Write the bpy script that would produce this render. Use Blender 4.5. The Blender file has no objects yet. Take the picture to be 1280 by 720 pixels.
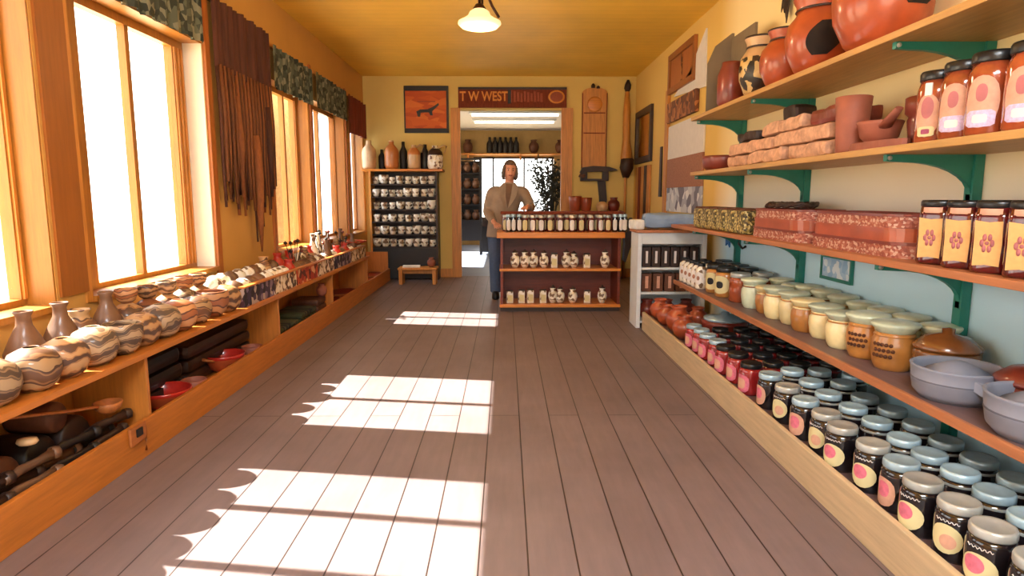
import bpy, bmesh, math, random
from mathutils import Vector, Matrix, noise
random.seed(7)
S = bpy.context.scene
C = S.collection
PI = math.pi
XL, XR, YB, YF, ZC = -2.24, 2.06, 10.4, -2.6, 3.17      # room shell

# ------------------------------------------------------------------ materials
def srgb(r, g, b):
    f = lambda c: (c/12.92 if c <= .04045 else ((c+.055)/1.055)**2.4)
    return (f(r/255), f(g/255), f(b/255), 1)
def sc(c, k): return (min(c[0]*k, 1), min(c[1]*k, 1), min(c[2]*k, 1), 1)
class N:                                                 # small node-tree helper
    def __init__(s, name):
        s.m = bpy.data.materials.new(name); s.m.use_nodes = True
        s.t = s.m.node_tree; s.t.nodes.clear()
        s.out = s.a('ShaderNodeOutputMaterial'); s.b = s.a('ShaderNodeBsdfPrincipled')
        s.l(s.b.outputs[0], s.out.inputs[0])
        s.tc = s.a('ShaderNodeTexCoord')
    def a(s, t, **k):
        n = s.t.nodes.new(t)
        for q, v in k.items(): setattr(n, q, v)
        return n
    def l(s, o, i): s.t.links.new(o, i)
    def ramp(s, fac, stops, interp='LINEAR'):
        r = s.a('ShaderNodeValToRGB'); r.color_ramp.interpolation = interp
        e = r.color_ramp.elements
        while len(e) < len(stops): e.new(.5)
        for q, (p, c) in zip(e, stops): q.position = p; q.color = c
        s.l(fac, r.inputs[0]); return r.outputs[0]
    def mapping(s, scale=(1, 1, 1), loc=(0, 0, 0), rot=(0, 0, 0)):
        m = s.a('ShaderNodeMapping'); m.inputs['Scale'].default_value = scale
        m.inputs['Location'].default_value = loc; m.inputs['Rotation'].default_value = rot
        s.l(s.tc.outputs['Object'], m.inputs[0]); return m.outputs[0]
    def noise(s, vec, scale, detail=4, rough=.55):
        n = s.a('ShaderNodeTexNoise'); n.inputs['Scale'].default_value = scale
        n.inputs['Detail'].default_value = detail; n.inputs['Roughness'].default_value = rough
        s.l(vec, n.inputs['Vector']); return n.outputs[0]
    def bump(s, h, strength, dist=.01):
        b = s.a('ShaderNodeBump'); b.inputs['Strength'].default_value = strength
        b.inputs['Distance'].default_value = dist
        s.l(h, b.inputs['Height']); s.l(b.outputs[0], s.b.inputs['Normal'])
    def rnd(s, col, amt):                                # per-object brightness variety
        o = s.a('ShaderNodeObjectInfo'); h = s.a('ShaderNodeHueSaturation')
        mr = s.a('ShaderNodeMapRange'); mr.inputs[3].default_value = 1-amt; mr.inputs[4].default_value = 1+amt
        s.l(o.outputs['Random'], mr.inputs[0]); s.l(mr.outputs[0], h.inputs['Value']); s.l(col, h.inputs['Color'])
        return h.outputs[0]
def mat(name, col, rough=.6, metal=0, var=.18, scale=14, bump=0, rnd=0, stretch=(1, 1, 1), spec=None, coat=0):
    n = N(name)
    v = n.mapping(stretch); nz = n.noise(v, scale)
    c = n.ramp(nz, [(.25, sc(col, 1-var)), (.75, sc(col, 1+var))])
    if rnd: c = n.rnd(c, rnd)
    n.l(c, n.b.inputs['Base Color'])
    n.b.inputs['Roughness'].default_value = rough; n.b.inputs['Metallic'].default_value = metal
    if spec is not None: n.b.inputs['Specular IOR Level'].default_value = spec
    if coat: n.b.inputs['Coat Weight'].default_value = coat; n.b.inputs['Coat Roughness'].default_value = .12
    if bump: n.bump(nz, bump)
    return n.m
def wood(name, col, rough=.5, axis=1, var=.3, scale=5, rnd=0, bump=.1):
    st = [9, 9, 9]; st[axis] = .7
    n = N(name); v = n.mapping(tuple(st)); nz = n.noise(v, scale, 6, .62)
    c = n.ramp(nz, [(.28, sc(col, 1-var)), (.5, col), (.75, sc(col, 1+var))])
    if rnd: c = n.rnd(c, rnd)
    n.l(c, n.b.inputs['Base Color']); n.b.inputs['Roughness'].default_value = rough
    n.bump(nz, bump, .004)
    return n.m
def banded(name, cols, zscale, rough=.55, distort=2.5, rnd=.25, wob=3.0, axis='Z'):
    n = N(name)
    w = n.a('ShaderNodeTexWave'); w.bands_direction = axis; w.inputs['Scale'].default_value = zscale
    w.inputs['Distortion'].default_value = distort; w.inputs['Detail'].default_value = 2; w.inputs['Detail Scale'].default_value = wob
    n.l(n.tc.outputs['Object'], w.inputs['Vector'])
    k = len(cols); c = n.ramp(w.outputs['Fac'], [(i/k, q) for i, q in enumerate(cols)], 'CONSTANT')
    if rnd: c = n.rnd(c, rnd)
    n.l(c, n.b.inputs['Base Color']); n.b.inputs['Roughness'].default_value = rough
    n.b.inputs['Coat Weight'].default_value = .25
    return n.m
def cells(name, cols, scale, rough=.6, stretch=(1, 1, 1), rnd=0, bump=.0, feature='F1'):
    n = N(name); v = n.mapping(stretch)
    w = n.a('ShaderNodeTexVoronoi'); w.feature = feature; w.inputs['Scale'].default_value = scale; n.l(v, w.inputs['Vector'])
    src = w.outputs['Color'] if feature == 'F1' else w.outputs['Distance']
    sep = n.a('ShaderNodeSeparateColor'); n.l(src, sep.inputs[0])
    k = len(cols); c = n.ramp(sep.outputs[0], [(i/k, q) for i, q in enumerate(cols)], 'CONSTANT')
    if rnd: c = n.rnd(c, rnd)
    n.l(c, n.b.inputs['Base Color']); n.b.inputs['Roughness'].default_value = rough
    if bump: n.bump(w.outputs['Distance'], bump)
    return n.m
def emit(name, col, st):
    n = N(name); n.b.inputs['Base Color'].default_value = col
    n.b.inputs['Emission Color'].default_value = col; n.b.inputs['Emission Strength'].default_value = st
    return n.m
def glass(name, tint=(.97, .98, .97, 1), frost=0):
    n = N(name); n.t.nodes.remove(n.b)
    tr = n.a('ShaderNodeBsdfTransparent'); tr.inputs[0].default_value = tint
    g = n.a('ShaderNodeBsdfGlossy'); g.inputs['Roughness'].default_value = .02
    mx = n.a('ShaderNodeMixShader'); mx.inputs[0].default_value = .05
    last = tr.outputs[0]
    if frost:
        d = n.a('ShaderNodeBsdfTranslucent'); d.inputs[0].default_value = tint
        m2 = n.a('ShaderNodeMixShader'); m2.inputs[0].default_value = frost
        n.l(tr.outputs[0], m2.inputs[1]); n.l(d.outputs[0], m2.inputs[2]); last = m2.outputs[0]
    n.l(last, mx.inputs[1]); n.l(g.outputs[0], mx.inputs[2]); n.l(mx.outputs[0], n.out.inputs[0])
    return n.m

def floor_mat():
    n = N('painted_floor_boards')
    sx = n.a('ShaderNodeSeparateXYZ'); n.l(n.tc.outputs['Object'], sx.inputs[0])
    cx = n.a('ShaderNodeCombineXYZ'); n.l(sx.outputs[1], cx.inputs[0]); n.l(sx.outputs[0], cx.inputs[1])
    mp = n.a('ShaderNodeMapping'); mp.inputs['Location'].default_value = (0.9, .099+10*.178, 0); n.l(cx.outputs[0], mp.inputs[0])
    b = n.a('ShaderNodeTexBrick'); b.offset = .37; b.offset_frequency = 2
    b.inputs['Scale'].default_value = 1; b.inputs['Brick Width'].default_value = 7.3; b.inputs['Row Height'].default_value = .178
    b.inputs['Mortar Size'].default_value = .0032; b.inputs['Mortar Smooth'].default_value = .15; b.inputs['Bias'].default_value = 0
    b.inputs['Color1'].default_value = srgb(120, 104, 104); b.inputs['Color2'].default_value = srgb(115, 99, 99)
    b.inputs['Mortar'].default_value = srgb(38, 22, 18)
    n.l(mp.outputs[0], b.inputs['Vector'])
    nz = n.noise(n.mapping((7, .8, 1)), 4, 6, .6)
    nz2 = n.noise(n.mapping((1, 1, 1)), 1.6, 4, .6)
    r = n.ramp(nz, [(.25, (.87, .87, .87, 1)), (.7, (1.06, 1.05, 1.04, 1))]); r2 = n.ramp(nz2, [(.3, (.84, .83, .82, 1)), (.7, (1.1, 1.1, 1.1, 1))])
    m = n.a('ShaderNodeMix', data_type='RGBA', blend_type='MULTIPLY'); m.inputs[0].default_value = 1
    n.l(b.outputs[0], m.inputs[6]); n.l(r, m.inputs[7])
    m2 = n.a('ShaderNodeMix', data_type='RGBA', blend_type='MULTIPLY'); m2.inputs[0].default_value = 1
    n.l(m.outputs[2], m2.inputs[6]); n.l(r2, m2.inputs[7])
    n.l(m2.outputs[2], n.b.inputs['Base Color']); n.b.inputs['Roughness'].default_value = .48
    n.bump(b.outputs['Fac'], -.6, .004)
    return n.m
def beadboard(name, col, step, axis):
    n = N(name)
    sx = n.a('ShaderNodeSeparateXYZ'); n.l(n.tc.outputs['Object'], sx.inputs[0])
    d = n.a('ShaderNodeMath', operation='DIVIDE'); d.inputs[1].default_value = step; n.l(sx.outputs[axis], d.inputs[0])
    f = n.a('ShaderNodeMath', operation='FRACT'); n.l(d.outputs[0], f.inputs[0])
    nz = n.noise(n.mapping(), 1.3, 3)
    line = n.ramp(f.outputs[0], [(0, sc(col, .72)), (.035, sc(col, .98)), (.96, col), (1, sc(col, .8))])
    r2 = n.ramp(nz, [(.3, (.9, .9, .9, 1)), (.7, (1.08, 1.08, 1.08, 1))])
    m = n.a('ShaderNodeMix', data_type='RGBA', blend_type='MULTIPLY'); m.inputs[0].default_value = 1
    n.l(line, m.inputs[6]); n.l(r2, m.inputs[7]); n.l(m.outputs[2], n.b.inputs['Base Color'])
    n.b.inputs['Roughness'].default_value = .55
    return n.m
def cool_cast_wall():                                      # cream above, pale blue light cast put into the colour below 1.02 m
    n = N('cream_wall_cool_cast')
    sx = n.a('ShaderNodeSeparateXYZ'); n.l(n.tc.outputs['Object'], sx.inputs[0])
    c = n.ramp(sx.outputs[2], [(0, srgb(190, 236, 252)), (.99, srgb(200, 238, 252)), (1.0, srgb(236, 238, 236)), (1, srgb(244, 222, 168))])
    r = n.t.nodes[-1]; e = r.color_ramp.elements
    mr = n.a('ShaderNodeMapRange'); mr.inputs[1].default_value = 0; mr.inputs[2].default_value = 2.04; n.l(sx.outputs[2], mr.inputs[0]); n.l(mr.outputs[0], r.inputs[0])
    e[0].position = 0; e[1].position = .49; e[2].position = .53; e[3].position = .78
    # cool cast only beside the shelving; golden plaster further back
    mr2 = n.a('ShaderNodeMapRange'); mr2.inputs[1].default_value = 5.9; mr2.inputs[2].default_value = 6.4; n.l(sx.outputs[1], mr2.inputs[0])
    m = n.a('ShaderNodeMix', data_type='RGBA'); n.l(mr2.outputs[0], m.inputs[0]); n.l(c, m.inputs[6]); m.inputs[7].default_value = srgb(226, 188, 100)
    n.l(m.outputs[2], n.b.inputs['Base Color']); n.b.inputs['Roughness'].default_value = .7
    return n.m

M = dict(
    floor=floor_mat(),
    ceiling=beadboard('golden_board_ceiling', srgb(246, 198, 74), .145, 1),
    wall_left=mat('ochre_wall', srgb(204, 152, 76), .65, var=.06, scale=2),
    wall_back=mat('golden_wall', srgb(220, 188, 104), .65, var=.06, scale=2),
    wall_right=cool_cast_wall(),
    trim=wood('honey_wood_trim', srgb(196, 128, 52), .45, 2),
    frame=wood('yellow_wood_frame', srgb(166, 108, 38), .4, 2, .2),
    frame_white=mat('white_reveal_paint', srgb(245, 236, 215), .6, var=.03),
    pane=glass('window_glass'), frosted=glass('frosted_glass', (.55, .6, .68, 1), .85),
    bench=wood('orange_pine', srgb(182, 108, 40), .42, 1, .22),
    bench_z=wood('orange_pine_upright', srgb(184, 112, 44), .42, 2, .22),
    shelf=wood('pine_shelf', srgb(188, 142, 80), .45, 1, .2),
    shelf_brown=wood('brown_shelf_paint', srgb(108, 86, 86), .5, 1, .14),
    shelf_edge=wood('orange_shelf_edge', srgb(172, 108, 68), .45, 1, .2),
    lip=wood('pale_pine_board', srgb(196, 172, 136), .5, 1, .16),
    teal=mat('teal_bracket_paint', srgb(38, 128, 112), .4, var=.1),
    counter=wood('dark_red_wood', srgb(112, 42, 18), .4, 0, .3),
    counter_edge=wood('honey_counter_edge', srgb(204, 124, 42), .35, 0, .22),
    dark=mat('dark_wood', srgb(52, 30, 20), .5, var=.3), darkest=mat('near_black', srgb(24, 17, 15), .5, var=.3),
    white_paint=mat('white_cabinet_paint', srgb(214, 218, 220), .5, var=.05),
    terra=mat('terracotta', srgb(164, 72, 38), .38, var=.22, scale=9, rnd=.12, coat=.4),
    terra_dk=mat('dark_red_clay', srgb(120, 44, 30), .42, var=.25, scale=9, rnd=.15, coat=.3),
    terra_pk=mat('pink_clay', srgb(152, 84, 62), .6, var=.2, scale=12, rnd=.12),
    brick=mat('rough_adobe', srgb(196, 150, 120), .85, var=.35, scale=24, bump=.8, rnd=.2),
    black=mat('black_plastic', srgb(24, 23, 24), .3, var=.1),
    silver=mat('silver_blue_lid', srgb(168, 194, 206), .3, .3, var=.12, scale=30, rnd=.15),
    silver_dk=mat('silver_grey_lid', srgb(176, 178, 172), .3, .35, var=.12, scale=30, rnd=.15),
    jam_black=mat('black_jam_glass', srgb(26, 20, 22), .12, var=.3, coat=.8),
    jam_red=mat('red_jam_glass', srgb(140, 30, 30), .12, var=.3, coat=.8, rnd=.15),
    jam_dk=mat('dark_red_jam_glass', srgb(86, 22, 24), .12, var=.3, coat=.8, rnd=.2),
    honey=mat('amber_honey_glass', srgb(150, 70, 40), .12, var=.3, coat=.8, rnd=.15),
    cream=mat('cream_label', srgb(210, 196, 146), .7, var=.06), pink=mat('pink_label', srgb(208, 106, 126), .7, var=.2, scale=60),
    pinkpale=mat('pale_pink_label', srgb(206, 154, 128), .7, var=.12, scale=40), orange_label=mat('peach_yellow_label', srgb(216, 164, 100), .7, var=.08, scale=40),
    magenta=mat('plum_print', srgb(150, 66, 96), .7, var=.25, scale=80), white=mat('white_card', srgb(222, 216, 212), .7, var=.05),
    lilac=mat('lilac_label', srgb(200, 176, 206), .7, var=.25, scale=90),
    grey=mat('grey_stoneware', srgb(128, 130, 142), .6, var=.1, scale=12),
    tan=mat('tan_glaze', srgb(176, 116, 54), .3, var=.2, scale=14, rnd=.12, coat=.5),
    creamglaze=mat('cream_glaze', srgb(222, 204, 150), .3, var=.12, scale=14, rnd=.12, coat=.5),
    greenlid=mat('pale_green_glaze', srgb(198, 206, 176), .3, var=.16, scale=20, rnd=.12, coat=.5),
    browngl=mat('brown_glaze', srgb(120, 72, 34), .25, var=.25, scale=10, rnd=.1, coat=.6),
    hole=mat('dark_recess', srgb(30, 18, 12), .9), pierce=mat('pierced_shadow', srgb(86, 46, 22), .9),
    leather=mat('brown_leather', srgb(96, 52, 28), .6, var=.3, scale=20, bump=.2, rnd=.15),
    cord=mat('tan_cord', srgb(124, 70, 32), .8, var=.35, scale=40, rnd=.35, stretch=(6, 6, .6)),
    cord_dk=mat('dark_cord', srgb(70, 36, 20), .8, var=.35, scale=40, rnd=.35, stretch=(6, 6, .6)),
    leaf=cells('leaf_print_cloth', [srgb(66, 72, 62), srgb(92, 98, 82), srgb(48, 54, 46), srgb(128, 128, 108)], 26, .9, (1, 1, .8)),
    redcloth=wood('rust_cloth', srgb(120, 50, 26), .9, 2, .35),
    purple=cells('purple_print', [srgb(58, 40, 62), srgb(120, 100, 120), srgb(36, 26, 36), srgb(170, 150, 140)], 22, .8),
    redprint=cells('red_print', [srgb(150, 44, 28), srgb(176, 70, 40), srgb(90, 30, 22), srgb(206, 150, 110)], 18, .8),
    whiteprint=cells('cream_print', [srgb(196, 170, 140), srgb(120, 80, 60), srgb(226, 210, 190), srgb(80, 56, 46)], 26, .8),
    goldbead=cells('gold_beading', [srgb(150, 128, 60), srgb(96, 84, 40), srgb(206, 188, 120), srgb(70, 56, 30)], 75, .5, bump=.3, rnd=.1),
    traypat=cells('dotted_clay_band', [srgb(152, 78, 56), srgb(196, 156, 134), srgb(138, 66, 48), srgb(172, 104, 82)], 75, .6, (1, 1, 1.4)),
    potA=banded('brown_cream_pot', [srgb(112, 72, 44), srgb(156, 110, 70), srgb(84, 52, 34), srgb(182, 142, 98)], 5, distort=5, wob=1.5),
    potB=banded('grey_black_pot', [srgb(78, 58, 44), srgb(138, 108, 78), srgb(104, 78, 56), srgb(164, 134, 100)], 6, distort=6, wob=1.6),
    potC=banded('red_brown_pot', [srgb(150, 88, 52), srgb(92, 50, 32), srgb(186, 132, 86)], 4.5, distort=5, wob=1.5),
    potD=banded('tan_ring_pot', [srgb(180, 134, 88), srgb(150, 104, 64), srgb(84, 54, 38)], 7, distort=6, wob=1.8),
    potdark=mat('dark_brown_pottery', srgb(112, 76, 52), .5, var=.3, scale=12, rnd=.2, coat=.2),
    blackwhite=cells('black_on_white_pattern', [srgb(34, 26, 22), srgb(206, 176, 120), srgb(196, 164, 104), srgb(60, 40, 28)], 26, .4),
    white_ware=cells('white_decorated_ware', [srgb(232, 224, 208), srgb(220, 206, 180), srgb(120, 92, 66), srgb(236, 230, 220)], 30, .4, rnd=.12),
    jug=mat('salt_glaze', srgb(198, 160, 116), .4, var=.2, scale=8, coat=.3, rnd=.1),
    jug_orange=mat('orange_glaze', srgb(190, 116, 60), .4, var=.2, scale=8, coat=.3),
    skin=mat('skin', srgb(214, 150, 122), .5, var=.06), hair=mat('dark_hair', srgb(92, 74, 64), .6, var=.3, scale=40, stretch=(4, 4, .6)),
    jacket=mat('taupe_cloth', srgb(150, 128, 108), .85, var=.14, scale=10, bump=.15), shirt=mat('brown_shirt', srgb(112, 84, 64), .85),
    jeans=mat('blue_denim', srgb(74, 88, 116), .85, var=.15, scale=30), lips=mat('lips', srgb(150, 78, 68), .5),
    pier=wood('dark_orange_panel', srgb(150, 86, 24), .5, 2, .12),
    hideband=wood('dark_brown_hide', srgb(78, 38, 22), .85, 2, .4),
    emblem=mat('rose_print', srgb(178, 104, 104), .7),
    darkgrey=mat('dark_grey_groove', srgb(84, 84, 94), .7),
    post=wood('rust_orange_post', srgb(168, 96, 38), .5, 2, .15),
    brass=mat('dark_bronze', srgb(64, 36, 22), .35, .6), blueprint=mat('blue_grey_cloth', srgb(132, 154, 184), .8, var=.2, scale=6),
    outside=mat('pale_sand_ground', srgb(214, 196, 164), .9, var=.1, scale=1), stucco=mat('pale_stucco', srgb(220, 206, 180), .9),
    back_floor=mat('blue_grey_floor', srgb(122, 130, 150), .5, var=.1, scale=2), back_wall=mat('olive_wall', srgb(168, 138, 84), .7, var=.06),
    back_ceiling=mat('pale_ceiling', srgb(214, 204, 194), .7, var=.04), plant=mat('dark_foliage', srgb(48, 44, 30), .7, var=.3),
    orange_paint=cells('orange_canvas', [srgb(198, 88, 30), srgb(206, 96, 34), srgb(188, 78, 28), srgb(214, 110, 44)], 5, .7, (1, 1, 3)),
    letter=mat('gilt_lettering', srgb(220, 140, 56), .6, var=.2, scale=50), letter_red=mat('rust_lettering', srgb(150, 66, 34), .6, var=.2, scale=50),
    carved=cells('carved_relief_wood', [srgb(150, 88, 44), srgb(110, 60, 30), srgb(176, 112, 60), srgb(90, 46, 24)], 15, .6, bump=.4),
    greyboard=mat('grey_brown_board', srgb(120, 104, 82), .8, var=.06), brownband=wood('brown_rough_panel', srgb(160, 110, 88), .8, 0, .25),
    photo=cells('faded_photograph', [srgb(226, 226, 228), srgb(170, 172, 186), srgb(200, 204, 210), srgb(110, 110, 126)], 9, .6),
    mirror=mat('mirror_glass', srgb(200, 170, 100), .08, .95, var=.03), bluetile=cells('blue_white_tile', [srgb(176, 206, 226), srgb(226, 236, 240), srgb(150, 190, 220)], 30, .4),
    redfood=mat('red_enamel', srgb(178, 40, 30), .3, var=.2, coat=.5), olive=cells('green_black_textile', [srgb(30, 28, 22), srgb(62, 64, 36), srgb(24, 20, 18), srgb(80, 70, 44)], 9, .9, (.5, 3, 1)),
    spoon=wood('carved_spoon_wood', srgb(168, 96, 44), .5, 1), lampglass=emit('lamp_glass', srgb(250, 226, 178), .55),
    tube=emit('lit_tube', srgb(255, 238, 214), 5), paper=mat('papers', srgb(226, 222, 214), .8), feather=mat('dark_feather', srgb(48, 32, 24), .8, var=.4, scale=30, stretch=(1, 1, 6)),
    blue=mat('blue_ribbon', srgb(60, 120, 180), .7),
)

# ------------------------------------------------------------------ mesh builder
class MB:
    def __init__(s): s.bm = bmesh.new(); s.mats = []
    def mi(s, m):
        m = M[m] if isinstance(m, str) else m
        if m not in s.mats: s.mats.append(m)
        return s.mats.index(m)
    def box(s, c, size, m, bev=0, rot=None):
        k = s.mi(m)
        r = bmesh.ops.create_cube(s.bm, size=1)
        vs = r['verts']
        for v in vs: v.co = Vector((v.co.x*size[0], v.co.y*size[1], v.co.z*size[2]))
        fs = set(f for v in vs for f in v.link_faces)
        if bev:
            es = list(set(e for v in vs for e in v.link_edges))
            q = bmesh.ops.bevel(s.bm, geom=es, offset=bev, segments=2, affect='EDGES', profile=.6)
            vs = list(set(q['verts']) | set(v for f in q['faces'] for v in f.verts)); fs = set(f for v in vs for f in v.link_faces)
        R = rot.to_matrix() if rot else Matrix.Identity(3)
        for v in vs: v.co = R @ v.co + Vector(c)
        for f in fs: f.material_index = k
        return s
    def bb(s, x0, x1, y0, y1, z0, z1, m, bev=0):
        return s.box(((x0+x1)/2, (y0+y1)/2, (z0+z1)/2), (abs(x1-x0), abs(y1-y0), abs(z1-z0)), m, bev)
    def lathe(s, prof, m, seg=20, at=(0, 0, 0), sx=1, sy=1, mf=None, rot=None, wob=None):
        bm = s.bm; rings = []; R = rot.to_matrix() if rot else Matrix.Identity(3); at = Vector(at)
        for (r, z) in prof:
            if r < 1e-5: rings.append([bm.verts.new(R @ Vector((0, 0, z)) + at)])
            else:
                ring = []
                for i in range(seg):
                    a = 2*PI*i/seg; q = r*(wob(a, z) if wob else 1)
                    ring.append(bm.verts.new(R @ Vector((q*math.cos(a)*sx, q*math.sin(a)*sy, z)) + at))
                rings.append(ring)
        for j in range(len(rings)-1):
            A, B = rings[j], rings[j+1]; k = s.mi(mf(j) if mf else m)
            for i in range(seg):
                i2 = (i+1) % seg
                try:
                    if len(A) == 1 and len(B) == 1: break
                    if len(A) == 1: f = bm.faces.new((A[0], B[i2], B[i]))
                    elif len(B) == 1: f = bm.faces.new((A[i], A[i2], B[0]))
                    else: f = bm.faces.new((A[i], A[i2], B[i2], B[i]))
                    f.smooth = True; f.material_index = k
                except ValueError: pass
        return s
    def tube(s, pts, r, m, seg=8, flat=1.0):
        k = s.mi(m); bm = s.bm; pts = [Vector(p) for p in pts]; rings = []
        rs = r if isinstance(r, (list, tuple)) else [r]*len(pts)
        up = Vector((0, 0, 1))
        for i, p in enumerate(pts):
            t = (pts[min(i+1, len(pts)-1)] - pts[max(i-1, 0)]).normalized()
            a = t.cross(up)
            if a.length < .05: a = t.cross(Vector((0, 1, 0)))
            a.normalize(); b = t.cross(a)
            rings.append([bm.verts.new(p + (a*math.cos(2*PI*q/seg) + b*math.sin(2*PI*q/seg)*flat)*rs[i]) for q in range(seg)])
        for A, B in zip(rings, rings[1:]):
            for i in range(seg):
                f = bm.faces.new((A[i], A[(i+1) % seg], B[(i+1) % seg], B[i])); f.smooth = True; f.material_index = k
        for e, ring in ((0, rings[0][::-1]), (1, rings[-1])):
            f = bm.faces.new(ring); f.material_index = k
        return s
    def poly(s, pts, ext, m):                            # flat outline pushed along a vector
        k = s.mi(m); ext = Vector(ext)
        A = [s.bm.verts.new(Vector(p)) for p in pts]; B = [s.bm.verts.new(Vector(p)+ext) for p in pts]
        fs = [s.bm.faces.new(A[::-1]), s.bm.faces.new(B)]
        for i in range(len(A)): fs.append(s.bm.faces.new((A[i], A[(i+1) % len(A)], B[(i+1) % len(A)], B[i])))
        for f in fs: f.material_index = k
        return s
    def grid(s, fn, nu, nv, m, mf=None):
        V = [[s.bm.verts.new(fn(u/nu, v/nv)) for v in range(nv+1)] for u in range(nu+1)]
        for i in range(nu):
            for j in range(nv):
                f = s.bm.faces.new((V[i][j], V[i+1][j], V[i+1][j+1], V[i][j+1])); f.smooth = True
                f.material_index = s.mi(mf((i+.5)/nu, (j+.5)/nv) if mf else m)
        return s
    def disc_label(s, r, ang, zc, w, h, outer, inner, off=(0, 0), ik=.5, n=20, sq=0):
        # oval sticker wrapped on a cylinder of radius r
        bm = s.bm
        def P(u, v): a = ang + u/r; return Vector((r*math.cos(a), r*math.sin(a), zc+v))
        def ring(kx, ox, oy):
            o = []
            for i in range(n):
                a = 2*PI*i/n; ca, sa = math.cos(a), math.sin(a)
                if sq: g = 1/max(abs(ca), abs(sa)); g = 1+(g-1)*sq; ca *= g; sa *= g
                o.append(bm.verts.new(P(ox+w/2*kx*ca, oy+h/2*kx*sa)))
            return o
        R = [ring(1, 0, 0), ring((1+ik)/2, off[0]/2, off[1]/2), ring(ik, *off), ring(ik*.5, *off)]
        c = bm.verts.new(P(*off))
        for q in range(3):
            k = s.mi(outer if q < 2 else inner)
            for i in range(n):
                f = bm.faces.new((R[q][i], R[q][(i+1) % n], R[q+1][(i+1) % n], R[q+1][i])); f.material_index = k; f.smooth = True
        k = s.mi(inner)
        for i in range(n):
            f = bm.faces.new((R[3][i], R[3][(i+1) % n], c)); f.material_index = k; f.smooth = True
        return s
    def jitter(s, amt, sc_=6, seed=0):
        for v in s.bm.verts:
            v.co += Vector(noise.noise_vector(v.co*sc_ + Vector((seed, 0, 0))))*amt
        return s
    def mesh(s, name):
        bmesh.ops.recalc_face_normals(s.bm, faces=s.bm.faces[:])
        me = bpy.data.meshes.new(name); s.bm.to_mesh(me); s.bm.free()
        for m in s.mats: me.materials.append(m)
        return me
    def build(s, name, parent=None, loc=None, rz=0):
        o = bpy.data.objects.new(name, s.mesh(name)); C.objects.link(o)
        if parent: o.parent = parent
        if loc: o.location = loc
        if rz: o.rotation_euler.z = rz
        return o

def tag(o, label, cat, group=None, kind=None):
    o['label'] = label; o['category'] = cat
    if group: o['group'] = group
    if kind: o['kind'] = kind
    return o
def thing(name, label, cat, loc=(0, 0, 0), rz=0, group=None):
    o = bpy.data.objects.new(name, None); o.empty_display_size = .1; C.objects.link(o)
    o.location = loc; o.rotation_euler = (0, 0, rz)
    return tag(o, label, cat, group)
def struct(name, mb, parent=None):
    o = mb.build(name, parent)
    if not parent: o['kind'] = 'structure'
    return o
def dup(root, loc, rz=None, label=None, group=None, scale=None):
    r = root.copy(); C.objects.link(r); r.location = loc
    if rz is not None: r.rotation_euler.z = rz
    if label: r['label'] = label
    if group: r['group'] = group
    if scale: r.scale = scale if isinstance(scale, tuple) else (scale,)*3
    for ch in root.children:
        c = ch.copy(); C.objects.link(c); c.parent = r
        for g in ch.children:
            d = g.copy(); C.objects.link(d); d.parent = c
    return r
class Proto:                                             # first use moves the prototype, later uses copy it
    every = []
    def __init__(s, o): s.o = o; s.used = False; Proto.every.append(s)
    def put(s, loc, rz=0, label=None, group=None, scale=None):
        if s.used: return dup(s.o, loc, rz, label, group, scale)
        s.used = True; o = s.o; o.location = loc; o.rotation_euler.z = rz
        if label: o['label'] = label
        if group: o['group'] = group
        if scale: o.scale = scale if isinstance(scale, tuple) else (scale,)*3
        return o
ORD = ['first', 'second', 'third', 'fourth', 'fifth', 'sixth', 'seventh', 'eighth', 'ninth', 'tenth', 'eleventh', 'twelfth', 'thirteenth',
       'fourteenth', 'fifteenth', 'sixteenth', 'seventeenth', 'eighteenth', 'nineteenth', 'twentieth', 'twenty-first', 'twenty-second', 'twenty-third', 'twenty-fourth', 'twenty-fifth', 'twenty-sixth']
def E(*a): from mathutils import Euler; return Euler(a)

exec_parts = []
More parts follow.
